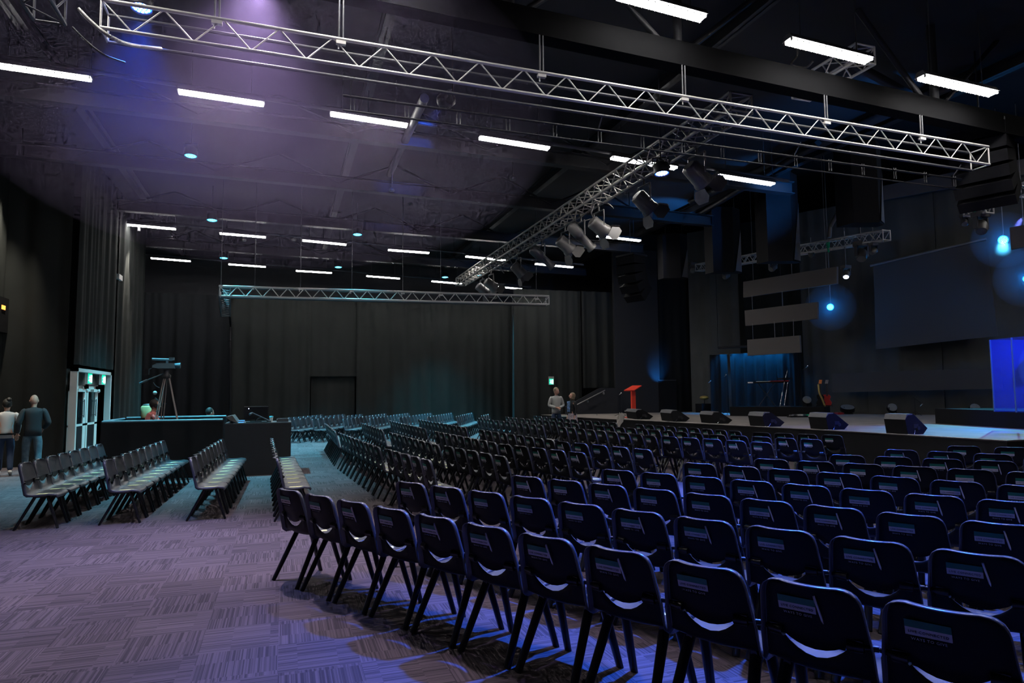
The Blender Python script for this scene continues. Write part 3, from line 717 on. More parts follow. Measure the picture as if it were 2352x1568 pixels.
for nm, Y, L in ROWS:
    for i, (a, b) in enumerate(L):
        A, B = atY(*a, Y), atY(*b, Y)
        if i == 0 and nm == 'front': A = B + (A - B).normalized() * 1.5
        lb = {'front': 'bright strip light, %s from the left in the nearest ceiling row', 'second': 'strip light, %s from the left in the second ceiling row', 'third': 'strip light, %s from the left in the farthest ceiling row',
              'right': 'strip light on its own above the stage side, %s of its line', 'overhead': 'strip light overhead above the roof beam, %s from the left'}[nm] % ORD[i]
        strip(A, B, lb)
    if nm in ('front', 'second', 'third'):
        A, B = atY(*L[0][1], Y), atY(*L[-1][1], Y); m = nb(M['trunk']); [m.tube(A.lerp(B, u_) + Vector((0, 0, .14)), (A.lerp(B, u_).x, Y, 8.3), .01, n=5) for u_ in (0, .33, .66, 1)]; d = (B-A).normalized(); m.tube(A - d*3 + Vector((0, 0, .14)), B + d*.5 + Vector((0, 0, .14)), .045, n=6)
        tag(m.build('light_trunking'), f'dark trunking bar carrying the {"nearest" if nm=="front" else nm if nm=="second" else "farthest"} row of strip lights', 'trunking')
        for X in (A.x, (A.x+B.x)/2, B.x): pass
HALO_VOLUMES = []
# ------------------------------------------------------------------ LED pars
def par(P, aim, col, label, r=.11, face=None, body=True):
    t = thing('led_par_light', label, 'stage light', P, 0, 'lit round LED stage lights'); T = dirm(aim, (0, 0, 0))
    nb(M['dsteel']).lathe([(r*.7, -.2), (r*1.1, -.16), (r*1.12, 0), (r*1.12, .025), (r*1.02, .025), (r*1.0, .0)], 20, T).build('lamp_body', t)
    m = nb(M['strip' if col == 'w' else 'led_b' if col == 'b' else 'led_c'])
    if col != 'w': nb(M['rim_b' if col == 'b' else 'rim_c']).lathe([(r*.97, .0), (r*.9, .006), (.01, .006)], 20, T).build('led_lens', t)
    for ring, nn in ((0, 1), (.36, 6), (.7, 12)):
        for k in range(nn):
            a = 2*PI*k/nn; m.lathe([(.14*r, .004), (.12*r, .012), (.001, .016)], 8, T @ Matrix.Translation((ring*r*math.cos(a), ring*r*math.sin(a), 0)))
    m.build('led_cluster', t)
    a = Vector(aim).normalized(); sdv = a.cross(Vector((.3, 1, .1))).normalized()*r*1.25
    m = nb(M['dsteel']); m.tube(sdv - a*.08, sdv*.9 - a*.3, .01); m.tube(-sdv - a*.08, -sdv*.9 - a*.3, .01); m.tube(sdv*.9 - a*.3, -sdv*.9 - a*.3, .01); m.tube(-a*.3, (-a.x*.3, -a.y*.3, (8.3 if P[0] < 14 else 11) - P[2]), .013); m.build('yoke', t)
    return t
PARS = [((325, 17), 6.55, 'b', 'big blue LED light at the upper left above the front truss', .12),
        ((1520, 397), 5.75, 'b', 'bright blue LED light hanging from the diagonal truss', .13),
        ((438, 357), 7.2, 'c', 'cyan ceiling light, nearest of the left-hand line', .13),
        ((487, 505), 7.2, 'c', 'cyan ceiling light, middle of the left-hand line', .15),
        ((514, 592), 7.2, 'c', 'cyan ceiling light, farthest of the left-hand line', .15),
        ((821, 538), 7.2, 'c', 'cyan ceiling light near the centre, the closer of two', .15),
        ((777, 613), 7.2, 'c', 'cyan ceiling light near the centre, the farther of two', .15),
        ((1022, 636), 7.2, 'c', 'small cyan light left of the far end of the diagonal truss', .15),
        ((1103, 632), 7.0, 'c', 'cyan light beside the far end of the diagonal truss', .13)]
for (px, py_), z, col, lb, r in PARS:
    P = at(px, py_, z); par(P, (0, -.12, -1), col, lb, r)
    cc = BLUE if col == 'b' else CYAN
    if col == 'b': spot('par_beam', P + Vector((0, 0, -.06)), P + Vector((0 if px < 900 else .2, -1.2 if px < 900 else -2.6, -6)), cc, 650 if px < 900 else 3600, 62 if px < 900 else 75, .8, .12)
    else: spot('par_beam', P + Vector((0, 0, -.06)), P + Vector((0, -.5, -6)), cc, 2300, 80, .9, .1)
for X, Y, e, colr in ((4.6, 5.2, 4800, BLUE), (8.5, 3.5, 1500, BLUE), (2.0, 6.3, 200, VIOLET)):  # unseen lamps added to colour the near floor
    P = Vector((X, Y, 7.2)); par(P, (0, 0, -1), 'b', 'unseen blue LED light added above the top of the picture, %s from the left' % ORD[{4.6: 1, 8.5: 2, 2.0: 0}[X]], .11)
    bpy.context.view_layer.objects  # keep order
    spot('par_beam', P + Vector((0, 0, -.06)), P + Vector((-1.2 if X < 8 else 0, -1.2, -6)), colr, e, 62, .9, .12)
for k, Y in enumerate((12.5, 16.5, 19.0)):
    t = thing('wall_washer', 'small downlight washing the near left curtain, %s from the camera' % ORD[k], 'downlight', (-6.15, Y, 7.6)); nb(M['dsteel']).tube((0, 0, 0), (0, 0, .25), .06, n=12).tube((0, 0, .2), (0, 0, .7), .015).build('lamp_body', t)
    nb(mat('downlight_face', (.9, .9, .8), .5, emit=(1, .95, .8), es=6)).tube((0, 0, -.004), (0, 0, .004), .05, n=12).build('lens', t); spot('wall_wash', (-6.15, Y, 7.55), (-6.75, Y, 3), (1, .93, .75), 900, 44, .8, .05)
t = thing('wall_washer', 'small downlight washing the curtain above the door frame', 'downlight', (-4.7, 25.2, 7.3)); nb(M['dsteel']).tube((0, 0, 0), (0, 0, 1), .05, n=10).build('lamp_body', t); spot('wall_wash', (-4.7, 25.2, 7.2), (-5.1, 25.2, 3), (1, .93, .8), 800, 40, .8, .05)
P = Vector((-.4, 9.6, 7.6)); par(P, (0, -.2, -1), 'w', 'unseen white light added above the left part of the front truss', .12); spot('par_beam', P + Vector((0, -.03, -.06)), (-.9, 7.0, 0), (.9, .72, 1), 1150, 66, .95, .12)  # unseen lamp added to brighten the haze and the floor below
# small house detectors and smoke heads on the ceiling
for i, (px, py_) in enumerate(((1178, 405), (900, 432), (560, 548), (675, 548))):
    P = at(px, py_, 7.5); m = nb(M['fixgrey']); m.lathe([(.02, -.1), (.08, -.09), (.09, -.02), (.06, 0)], 12, Matrix.Translation(P)); m.tube(P, (P.x, P.y, 8.3), .012)
    tag(m.build('smoke_detector'), 'small pale ceiling detector, %s' % ['in the middle of the hall', 'under the slanting pipe', 'by the second row left end', 'by the second row first gap'][i], 'detector')
for i, (px, py_, Y) in enumerate(((200, 458, 17.5), (280, 640, 24.0))):
    P = atX(px, py_, -6.3 if i == 0 else -4.95); m = nb(M['doorwhite']); m.box(P + Vector((-.1, -.35, -.06)), P + Vector((0, .1, .1))); m.tube(P, P + Vector((-.4 if i == 0 else -.15, 0, .05)), .02)
    tag(m.build('wall_light_box'), ['pale box high on the near left curtain', 'pale box on the curtain above the door'][i], 'wall light')
# ------------------------------------------------------------------ control booth
def barrier(A, B, z, label, skirt=True, sd=0):
    A, B = Vector(A), Vector(B); t = thing('draped_barrier', label, 'barrier', A, 0); d = B - A
    m = nb(M['cyanpaint']); m.tube((0, 0, z), d + Vector((0, 0, z)), .03, n=10); m.build('top_rail', t)
    for e in (0, 1): nb(M['dsteel']).tube(d*e, d*e + Vector((0, 0, z)), .025).build('post', t)
    if skirt:
        o = drape('skirt', (0, 0), (d.x, d.y), .01, z - .02, M['drape_d'], None, parent=t, fold=.3, amp=.03, seed=sd)
    return t
barrier((-3.45, 15.6, 0), (-1.2, 15.6, 0), 1.2, 'black draped barrier along the front of the camera platform', sd=3)
barrier((-3.4, 17.6, 0), (-1.28, 17.6, 0), 1.22, 'black draped barrier along the back of the camera platform', sd=4)
barrier((-3.45, 17.6, 0), (-3.45, 15.62, 0), 1.2, 'black draped barrier on the left side of the camera platform', sd=5)
rs = nb(M['stagef']).box((-3.2, 15.85, 0), (-1.5, 17.3, .4)); tag(rs.build('camera_platform'), 'low black platform hidden inside the draped barriers', 'platform')
dk = thing('control_desk', 'black flat-fronted sound desk right of the draped barrier', 'desk', (-.48, 16.2, 0))
nb(M['wallblack']).box((-.68, -.6, 0), (.667, -.57, 1.1)).build('front_panel', dk); nb(M['wallblack']).box((.637, -.57, 0), (.667, .5, 1.1)).build('side_panel', dk)
nb(M['wallblack']).box((-.68, -.57, 0), (-.65, .5, 1.1)).build('side_panel', dk); nb(M['dgrey']).box((-.68, -.6, 1.1), (.667, .5, 1.123)).build('desk_top', dk)
cv = nb(M['fixgrey']); cv.prism([(-1.05, 15.66, 1.17), (-.9, 15.66, 1.12), (-1.02, 15.66, 1.29), (-1.15, 15.66, 1.26)], (0, .9, 0)); tag(cv.build('folded_cloth'), 'grey folded cloth over the left end of the desk', 'cloth')
P = atY(561, 933, 16.1); Q = atY(616, 933, 16.1)
mo = thing('monitor', 'thin black computer monitor on the sound desk with pale top edge', 'monitor', ((P.x+Q.x)/2, 16.1, 1.125)); hw = (Q.x-P.x)/2; zt_ = P.z - 1.125
nb(M['black']).box((-hw*1.0, -.02, .06), (hw*1.0, .02, zt_-.012)).build('screen', mo); nb(M['fixgrey']).box((-hw, -.03, zt_-.014), (hw, .03, zt_)).build('top_edge', mo)
nb(M['black']).box((-.12, -.08, 0), (.12, .1, .02)).tube((0, .03, .01), (0, .03, .2), .02).build('stand', mo); nb(M['led_b']).ball((-hw*.62, -.025, zt_-.05), .009, n=8).build('power_light', mo)
m = nb(M['dgrey']); m.tube((-.28, 15.8, 1.124), (-.28, 15.8, 1.16), .05, n=12); m.tube((-.28, 15.8, 1.16), (-.62, 15.85, 1.33), .012); m.tube((-.62, 15.85, 1.33), (-.68, 15.8, 1.3), .02, .03); tag(m.build('desk_lamp'), 'slim angled desk lamp on the sound desk', 'lamp')
P = atY(623, 966, 15.85); cp = thing('drink_cup', 'white and cyan cup at the right of the sound desk', 'cup', (P.x, 15.85, 1.123))
nb(M['doorwhite']).lathe([(.028, 0), (.04, .12), (.0401, .121), (.036, .12)], 14).build('cup_body', cp); nb(mat('cup_cyan', (.1, .5, .6), .4)).lathe([(.041, .1), (.043, .13), (.01, .135)], 14).build('lid', cp)
m = nb(M['print']); m.box((-1.1, 15.7, 1.124), (-.8, 16.0, 1.13)); m.box((-1.08, 16.1, 1.124), (-.8, 16.4, 1.16)); tag(m.build('paper_pile'), 'pale blue papers on the left of the sound desk', 'paper')
m = nb(M['dgrey']); m.box((-.12, 15.8, 1.124), (.13, 16.2, 1.18)); m.box((-.1, 15.82, 1.18), (.12, 16.0, 1.2)); tag(m.build('mixing_console'), 'low dark mixing console at the right end of the desk', 'console')
m = nb(M['black']); m.box((-.75, 15.72, 1.124), (-.3, 15.9, 1.14)); tag(m.build('keyboard'), 'black computer keyboard on the sound desk in front of the monitor', 'keyboard')
cable('cable', 'looped black cable on the sound desk', [(-.55, 15.9, 1.15), (-.5, 15.85, 1.21), (-.4, 15.85, 1.22), (-.35, 15.9, 1.15)], .006, 'dgrey')
# camera on tripod
CP = atY(383, 858, 16.5); ct = thing('camera_tripod', 'tall metal tripod holding the video camera above the booth', 'tripod', (CP.x, 16.5, .4)); H = CP.z - .4
for a in (PI*.5+.4, PI*.5 + 2.5, PI*.5 + 4.55):
    e = Vector((math.cos(a)*.42, math.sin(a)*.42, 0)); tp = Vector((math.cos(a)*.05, math.sin(a)*.05, H-.08)); m = nb(M['tripod']); sd_ = e.cross(Vector((0, 0, 1))).normalized()*.025
    md = tp.lerp(e, .62); m.tube(tp + sd_, md + sd_, .011); m.tube(tp - sd_, md - sd_, .011); m.tube(md - tp*0 + Vector((0, 0, .1)), e, .013); m.build('leg', ct)
nb(M['dsteel']).lathe([(.08, H-.1), (.09, H-.04), (.05, H), (.06, H+.06), (.05, H+.09)], 12).build('fluid_head', ct)
nb(M['cyanpaint']).tube((-.03, 0, H+.02), (-.5, -.05, H-.2), .013).tube((-.38, -.04, H-.14), (-.52, -.05, H-.215), .022).build('pan_handle', ct)
vc = thing('video_camera', 'large broadcast video camera mounted on the tall tripod', 'camera', (CP.x, 16.5, CP.z+.1))
m = nb(M['cyanpaint']); m.box((-.2, -.09, .02), (.16, .09, .13)); m.prism([(-.28, -.08, .08), (-.2, -.08, .13), (-.2, -.08, .03), (-.28, -.08, .03)], (0, .16, 0)); m.build('camera_body', vc)
nb(M['cyanpaint']).tube((.16, 0, .08), (.27, 0, .08), .05, .065, n=14).build('lens', vc); nb(M['cyanpaint']).tube((-.3, 0, .22), (.1, 0, .21), .025).box((-.02, -.03, .12), (.02, .03, .22)).box((.04, -.05, .2), (.14, .05, .26)).build('top_handle', vc)
nb(M['black']).box((-.42, -.1, -.12), (-.34, -.02, .0)).tube((-.38, -.05, -.03), (-.2, -.05, .06), .01).build('viewfinder', vc)
cable('cable', 'thin cable hanging below the video camera', [atY(352, 878, 16.4), atY(358, 886, 16.4), atY(366, 890, 16.4)], .008, 'dgrey')
P = atY(358, 905, 16.9); ck = thing('jointed_stand', 'black jointed arm with pale knob behind the tripod', 'stand', (P.x, 16.9, .4)); hh = P.z-.4
m = nb(M['black']); m.tube((-.1, 0, 0), (-.03, 0, hh-.1), .018); m.tube((-.03, 0, hh-.1), (.1, 0, hh-.2), .04, .02); m.tube((.1, 0, hh-.2), (.22, 0, hh-.22), .01); m.build('arm', ck)
nb(M['jumper_w']).ball((-.02, 0, hh+.03), .045, n=10).build('knob', ck)
P = atY(340, 945, 17.15); m = nb(M['yellow']); m.lathe([(.14, 0), (.15, .24), (.13, .27), (.1, .28)], 16, Matrix.Translation((P.x, 17.15, P.z-.14))); m.m(M['fixgrey']).ball((P.x, 17.15, P.z+.14), .12, (1, 1, .35), 12)
m.m(M['black']).box((P.x-.12, 17.03, .4), (P.x+.12, 17.25, P.z-.14)); tag(m.build('yellow_bucket'), 'pale yellow bucket with grey lid beside the person in pink', 'bucket')
# ------------------------------------------------------------------ stage
ZS = .8
SP = [(10.9, 20.6), (11.2, 17.5), (11.55, 14.5), (11.85, 11.5), (12.0, 8.4), (29, 8.4), (29, 28), (10.5, 28), (10.5, 24.4)]
m = nb(M['stagef']); m.prism([(x, y, 0) for x, y in SP][::1], (0, 0, ZS - .02)); m.m(M['stage']).prism([(x, y, ZS-.02) for x, y in SP], (0, 0, .02)); struct('floor_stage', m)
m = nb(M['rail']); m.path([(x - .012, y - .012, ZS + .004) for x, y in SP[:6]], .012, 6); struct('trim_1', m)
WA, WB = Vector((18.1, 26.4, 0)), Vector((22.9, 17.8, 0)); wd_ = (WB-WA).normalized(); WE = WB + wd_*12; wn = Vector((-wd_.y, wd_.x, 0)) * -1  # toward camera side
if wn.dot(Vector((-1, -1, 0))) < 0: wn = -wn
def onW(px, py_, off=0): return atP(px, py_, WA + wn*off, WB + wn*off)
A_ = [(px, onW(px, 900).xy) for px in (1590, 1640, 1706, 1850, 1995, 2170, 2420)]
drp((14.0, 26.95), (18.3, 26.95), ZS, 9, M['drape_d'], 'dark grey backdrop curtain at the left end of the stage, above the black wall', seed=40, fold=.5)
nmz = ['behind the flown speakers, left of the three hung panels', 'directly left of the three hung grey panels', 'behind the left half of the three hung grey panels', 'behind the right ends of the hung grey panels',
       'above the left half of the large grey screen', 'behind the large grey screen, right half and beyond']
for i, ((pa, a), (pb, b)) in enumerate(zip(A_, A_[1:])):
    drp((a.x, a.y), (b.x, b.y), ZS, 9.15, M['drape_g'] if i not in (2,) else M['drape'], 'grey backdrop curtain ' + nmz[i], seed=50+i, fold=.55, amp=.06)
a, b = onW(1980, 900, .3), onW(2500, 900, .3)
m = nb(M['panel']); m.prism([(a.x, a.y, 9.0), (b.x, b.y, 9.0), (b.x, b.y, 9.55), (a.x, a.y, 9.55)], (-wn.x*.1, -wn.y*.1, 0)); tag(m.build('header_panel'), 'grey header band along the top of the stage backdrop curtain', 'panel')
# low blue lit curtain behind the keyboard
for (p0, p1, lb) in ((1637, 1675, 'narrow low curtain lit blue, left of the keyboard'), (1681, 1845, 'wide low curtain lit blue behind the keyboard')):
    a, b = onW(p0, 900, .9), onW(p1, 900, .9); zt_ = onW(1700, 812, .9).z
    drp((a.x, a.y), (b.x, b.y), ZS, zt_, M['drape_d'], lb, seed=p0, fold=.24, amp=.12)
    m = nb(M['rail']); m.tube((a.x, a.y, zt_), (b.x, b.y, zt_), .02); tag(m.build('curtain_pole'), 'pole holding the ' + lb, 'pole')
# three hung grey panels
def slab(name, label, pts, plane, th=.06, mt='panel', cat='panel', group=None):
    A, B = plane; P = [atP(x, y, A, B) for x, y in pts]; d = (Vector(B)-Vector(A)); d.z = 0; d.normalize(); n = Vector((d.y, -d.x, 0))
    if n.dot(P[0]) > 0: n = -n
    m = nb(M[mt]); m.prism(P, -n*th); o = m.build(name); return tag(o, label, cat, group), P
PL = (Vector((17.0, 20.6, 0)), Vector((18.7, 15.0, 0)))
hp = [((1707, 647), (1922, 612), (1922, 651), (1707, 683), 'topmost and longest of three hung grey panels on the stage'),
      ((1710, 713), (1877, 693), (1877, 732), (1712, 748), 'middle of three hung grey panels on the stage'),
      ((1716, 780), (1836, 770), (1838, 809), (1717, 817), 'lowest and shortest of three hung grey panels on the stage')]
tops = [520, 683, 748]
for k, (a, b, c_, d_, lb) in enumerate(hp):
    o, P = slab('hung_panel', lb, [a, b, c_, d_], PL, .1, group='hung grey panels above the keyboard')
    for s_ in (.12, .55, .9):
        p = P[0].lerp(P[1], s_); x = p.x; q = atP(RC and 0 or 0, 0, *PL) if False else None
        zt_ = 11 if k == 0 else p.z + (.55 if k == 1 else .6)
        m = nb(M['rail']); m.tube(p, (p.x, p.y, zt_), .008, n=5); tag(m.build('hanging_wire'), f'wire above the {["topmost","middle","lowest"][k]} hung panel, {["left","middle","right"][int(s_*3)]}', 'wire')
SPL = (WA + wn*.8, WB + wn*.8)
o, P = slab('projection_screen', 'large grey projection screen at the back of the stage', [(2006, 612), (2266, 552), (2292, 771), (2012, 802)], SPL, .03, 'screen', 'screen')
m = nb(M['rail']); m.tube(P[0] + Vector((0, 0, .06)) - (P[1]-P[0])*.03, P[1] + Vector((0, 0, .06)), .05, n=10); tag(m.build('screen_roller'), 'silver roller bar along the top of the large screen', 'roller')
slab('low_panel', 'long low grey panel standing behind the stage floor lights', [(1911, 858), (2300, 844), (2305, 892), (1911, 901)], (WA + wn*.7, WB + wn*.7), .08, 'screen')
slab('side_panel', 'grey panel cut by the right edge, beside the upper blue light', [(2319, 522), (2500, 492), (2500, 535), (2322, 573)], (Vector((18.2, 14.0, 0)), Vector((18.9, 11.5, 0))), .1)
# black masking wall, stair wall and rails
m = nb(M['wallblack']); a, b = atY(1411, 900, 26.85), atY(1512, 900, 26.85); m.box((a.x, 26.7, ZS), (b.x, 26.85, 8.2)); tag(m.build('masking_wall'), 'tall black masking wall left of the blue-lit slit', 'wall')
pl = [atY(x, y, 26.5) for x, y in ((1300, 934), (1378, 891), (1420, 891))]; pl = [Vector((p.x, 26.5, p.z)) for p in pl]
m = nb(M['wallblack']); m.prism([(pl[0].x, 26.5, .0), (pl[2].x, 26.5, 0), pl[2], pl[1], pl[0]], (0, .12, 0)); tag(m.build('stair_wall'), 'black sloping stair wall behind the two people talking', 'wall')
hr = thing('handrail', 'slanting steel handrail on the black stair wall', 'handrail', (pl[0].x, 26.4, 0)); q0 = atY(1326, 929, 26.38); q1 = atY(1390, 896, 26.38)
nb(M['rail']).tube((q0.x - pl[0].x, 0, q0.z), (q1.x - pl[0].x, 0, q1.z), .022).build('rail', hr)
for px, pyy in ((1350, 922), (1387, 903)):
    q = atY(px, pyy, 26.4); nb(M['rail']).ball((q.x - pl[0].x, .02, q.z), .055, (1, .5, 1), 10).tube((q.x-pl[0].x, 0, q.z), (q.x-pl[0].x, 0, q.z+.1), .012).build('bracket', hr)
hr = thing('handrail', 'short low handrail at the left end of the stage', 'handrail', (10.4, 24.9, 0)); q0, q1 = atY(1350, 965, 24.9), atY(1371, 951, 24.9)
nb(M['rail']).tube((q0.x-10.4, 0, q0.z), (q1.x-10.4, 0, q1.z), .02).build('rail', hr); nb(M['rail']).tube((q0.x-10.4, 0, q0.z), (q0.x-10.4, 0, 0), .02).build('post', hr); nb(M['rail']).tube((q1.x-10.4, 0, q1.z), (q1.x-10.4, 0, ZS if q1.x > 10.5 else 0), .02).build('post', hr)
st = thing('stage_steps', 'black steps up to the left end of the stage', 'steps', (9.75, 24.6, 0))
for k in range(3): nb(M['stagef']).box((k*.25, -.9, 0), (.75, 0, .2*(k+1))).m(M['rail']).box((k*.25, -.9, .2*(k+1)-.0), (k*.25+.03, 0, .2*(k+1)+.006)).build('step', st)
st.location.x = 9.72
# floor wedges
wdg = [(1437, 1478, 941, 963, 'farthest floor wedge speaker, in front of the red lectern'), (1516, 1560, 943, 968, 'second farthest floor wedge speaker on the stage edge'), (1607, 1657, 947, 973, 'third farthest floor wedge speaker on the stage edge'),
       (1719, 1776, 949, 980, 'fourth floor wedge speaker from the lectern'), (1858, 1926, 952, 987, 'second nearest floor wedge speaker on the stage edge'), (2032, 2113, 957, 998, 'nearest and largest-looking floor wedge speaker')]
for x0, x1, y0, y1, lb in wdg:
    P = at(x0 + 4, y1 - 3, ZS); Q = at(x0 + (x1-x0)*.66, y1, ZS); dep = (P - Vector((0, 0, EYE))).length
    W = (Q-P).length; Hh = (y1-y0)*dep/F_PX*.97; ang = math.atan2(Q.y-P.y, Q.x-P.x)
    t = thing('wedge_speaker', lb, 'speaker', P, ang, 'floor wedges along the stage front')
    prof = [(0, 0, 0), (0, -.0, 0)]; D_ = Hh*1.35
    # side profile in (y,z): tall back facing the audience, sloped front facing the stage
    D_ = .5; sp = [(0, 0), (D_*.85, 0), (D_*1.1, Hh*.28), (D_*.42, Hh*.93), (D_*.3, Hh), (.0, Hh*.98), (-.05, Hh*.72)]
    nb(M['speaker']).prism([(0, y, z) for y, z in sp], (W, 0, 0)).build('cabinet', t)
    nb(M['spkgrille']).prism([(-.001, -.055, Hh*.725), (-.001, -.005, Hh*.985), (-.001, D_*.3, Hh*1.005), (-.001, D_*.3, Hh*.95), (-.001, .02, Hh*.93)], (W + .002, 0, 0)).build('top_edge', t)
    m = nb(M['dsteel']); m.box((W, D_*.35, Hh*.3), (W+.004, D_*.6, Hh*.5)); m.tube((W+.003, D_*.6, Hh*.3), (W+.01, D_*.6, Hh*.3), .04, n=12); m.build('side_handle', t)
    nb(M['chrome']).path([(W+.01, D_*.3, Hh*.25), (W+.06, D_*.25, Hh*.2), (W+.1, D_*.1, .01), (W+.02, -.1, .01)], .006, 5).build('cable_plug', t)
# red lectern
LY = 21.6; P = atY(1455, 945, LY); a, b = atY(1432, 897, LY), atY(1472, 887, LY)
t = thing('lectern', 'bright red T-shaped lectern at the left of the stage', 'lectern', (P.x, LY, ZS)); zz = a.z - ZS
w2 = (b.x - a.x)/2
q_ = [atY(x, y, Y_) - Vector((P.x, LY, ZS)) for x, y, Y_ in ((1433, 898, LY-.3), (1456, 898, LY-.3), (1474, 887, LY+.22), (1453, 887, LY+.22))]; nb(M['red']).prism(q_, (0, 0, .035)).build('reading_top', t)
nb(M['red']).box((-.075, -.05, .03), (.075, .05, zz-.02)).m(M['dsteel']).box((-.05, -.03, zz-.02), (.05, .03, zz+.06)).build('column', t); nb(M['red']).box((-.28, -.22, 0), (.28, .22, .03)).build('base_plate', t)
def mic_stand(P, h_, label, boom=(.0, 0, 0), clipy='black'):
    t = thing('microphone_stand', label, 'microphone stand', P); nb(M['dsteel']).tube((0, 0, .0), (0, 0, h_), .009).build('pole', t)
    m = nb(M['dsteel']); 
    for k in range(3): a = k*2.094 + .4; m.tube((0, 0, .12), (.28*math.cos(a), .28*math.sin(a), 0), .009, n=6)
    m.build('tripod_base', t); bv = Vector(boom)
    if bv.length > .01: nb(M['dsteel']).tube(Vector((0, 0, h_)) - bv*.3, Vector((0, 0, h_)) + bv, .007).build('boom', t)
    e = Vector((0, 0, h_)) + bv; nb(M['chrome']).ball(e, .032, n=10).tube(e, e - Vector((.1, 0, .08)), .018, .012).build('microphone', t); return t
P = at(1428, 955, ZS); mic_stand(P, atY(1430, 902, P.y).z - ZS, 'microphone stand left of the red lectern')
m = nb(M['cloth']); a = at(1412, 968, ZS); c1 = [(0, 0, -.25), (.25, .0, .1), (.42, .1, .42), (.62, .05, .25), (.52, .0, -.02), (.3, -.05, -.15), (.12, -.05, -.42)]
m.prism([(a.x - .12 + x*.5, a.y - .3 + y, ZS + .02 + z*.6) for x, y, z in c1], (.05, .14, .02)); m.prism([(a.x - .02 + x*.4, a.y - .22 + y, ZS + z*.42 + .06) for x, y, z in c1], (.1, .12, .05)); m.prism([(a.x + .02 + y*.5, a.y - .25 + x*.3, ZS + .05 + z*.35) for x, y, z in c1], (.12, .02, .06)); tag(m.build('draped_cloth'), 'crumpled grey cloth draped over the stage corner by the first wedge', 'cloth')
m = nb(M['chrome']); a = at(1436, 952, ZS)
for k in range(5): m.ball((a.x + k*.06, a.y, ZS + .16 + .03*math.sin(k*2)), .035, n=8)
tag(m.build('clip_bundle'), 'small shiny bundle beside the microphone stand base', 'equipment')
def stp(px, py_, off=.75):
    P = at(px, py_, ZS); Q = onW(px, 900, off); return P if P.length < Vector((Q.x, Q.y, ZS)).length else Vector((Q.x, Q.y, ZS))
# PA cabinet and dark kit at stage left
a = at(1514, 947, ZS); b = at(1590, 946, ZS); zt_ = atY(1550, 872, a.y).z
m = nb(M['speaker']); m.box((a.x, a.y, ZS), (b.x - .6, a.y + .8, zt_)); m.m(M['dgrey']).box((a.x, a.y-.004, zt_-.03), (b.x-.6, a.y + .8, zt_)); tag(m.build('equipment_cabinet'), 'tall black cabinet under the blue-lit slit at stage left', 'cabinet')
P = stp(1617, 945); t = thing('percussion_stand', 'shiny dome on a dark stand right of the black cabinet', 'stand', P); hh = atY(1617, 913, P.y).z - ZS
nb(M['dsteel']).tube((0, 0, 0), (0, 0, hh), .02).build('pole', t); nb(M['gold']).ball((0, 0, hh), .2, (1, 1, .45), 14).build('dome', t); nb(M['black']).box((-.3, -.25, 0), (.3, .25, hh*.6)).build('base_case', t)
P = stp(1671, 952); mic_stand(P, atY(1672, 860, P.y).z - ZS, 'microphone stand left of the keyboard riser')
P = stp(1634, 948); mic_stand(P, atY(1634, 875, P.y).z - ZS, 'thin microphone stand right of the shiny dome')
# keyboard riser
RA, RB = at(1677, 955, ZS), at(1895, 957, ZS); rdv = (RB-RA); rdn = rdv.normalized(); rn = Vector((-rdn.y, rdn.x, 0))
if rn.dot(RA) < 0: rn = -rn
hr_ = .34
m = nb(M['stagef']); m.prism([RA, RB, RB + rn*1.6, RA + rn*1.6], (0, 0, hr_)); tag(m.build('keyboard_riser'), 'low black riser under the keyboard and guitars', 'riser')
def onR(px, off): return atP(px, 900, RA + rn*off, RB + rn*off)
zr = ZS + hr_
a, b = onR(1718, .8), onR(1815, .8); zk = atP(1765, 876, RA + rn*.8, RB + rn*.8).z
t = thing('stage_keyboard', 'long electric keyboard on a black stand on the riser', 'keyboard', ((a.x+b.x)/2, (a.y+b.y)/2, zr), math.atan2(b.y-a.y, b.x-a.x)); L_ = (Vector(b.xy)-Vector(a.xy)).length/2; hk = zk - zr
nb(M['black']).box((-L_, -.15, hk-.06), (L_*.8, .2, hk)).build('keyboard_body', t); nb(M['keys']).box((-L_*.55, -.16, hk), (L_*.1, -.02, hk+.014)).box((-L_*.95, -.154, hk-.05), (-L_*.7, -.15, hk-.01)).build('keys', t)
nb(M['redgtr']).box((-L_*.0, .0, hk), (L_*.95, .16, hk+.03)).build('red_strip', t)
nb(M['dsteel']).tube((-L_*.5, 0, hk-.06), (L_*.3, 0, 0), .018).tube((L_*.3, 0, hk-.06), (-L_*.5, 0, 0), .018).tube((-L_*.7, 0, 0), (L_*.5, 0, 0), .015).build('stand', t)
a = onR(1805, .5); t = thing('keyboard_stand', 'chrome-legged stand at the right end of the keyboard', 'stand', (a.x, a.y, zr)); m = nb(M['chrome'])
m.tube((-.3, 0, 0), (-.05, 0, .9), .012); m.tube((-.1, 0, 0), (.1, 0, .9), .012); m.tube((-.05, 0, .9), (.12, 0, 1.35), .012); m.box((-.2, -.05, 0), (.15, .05, .03)); m.build('legs', t); nb(M['black']).box((-.25, -.15, 1.0), (.2, .15, 1.05)).build('shelf', t)
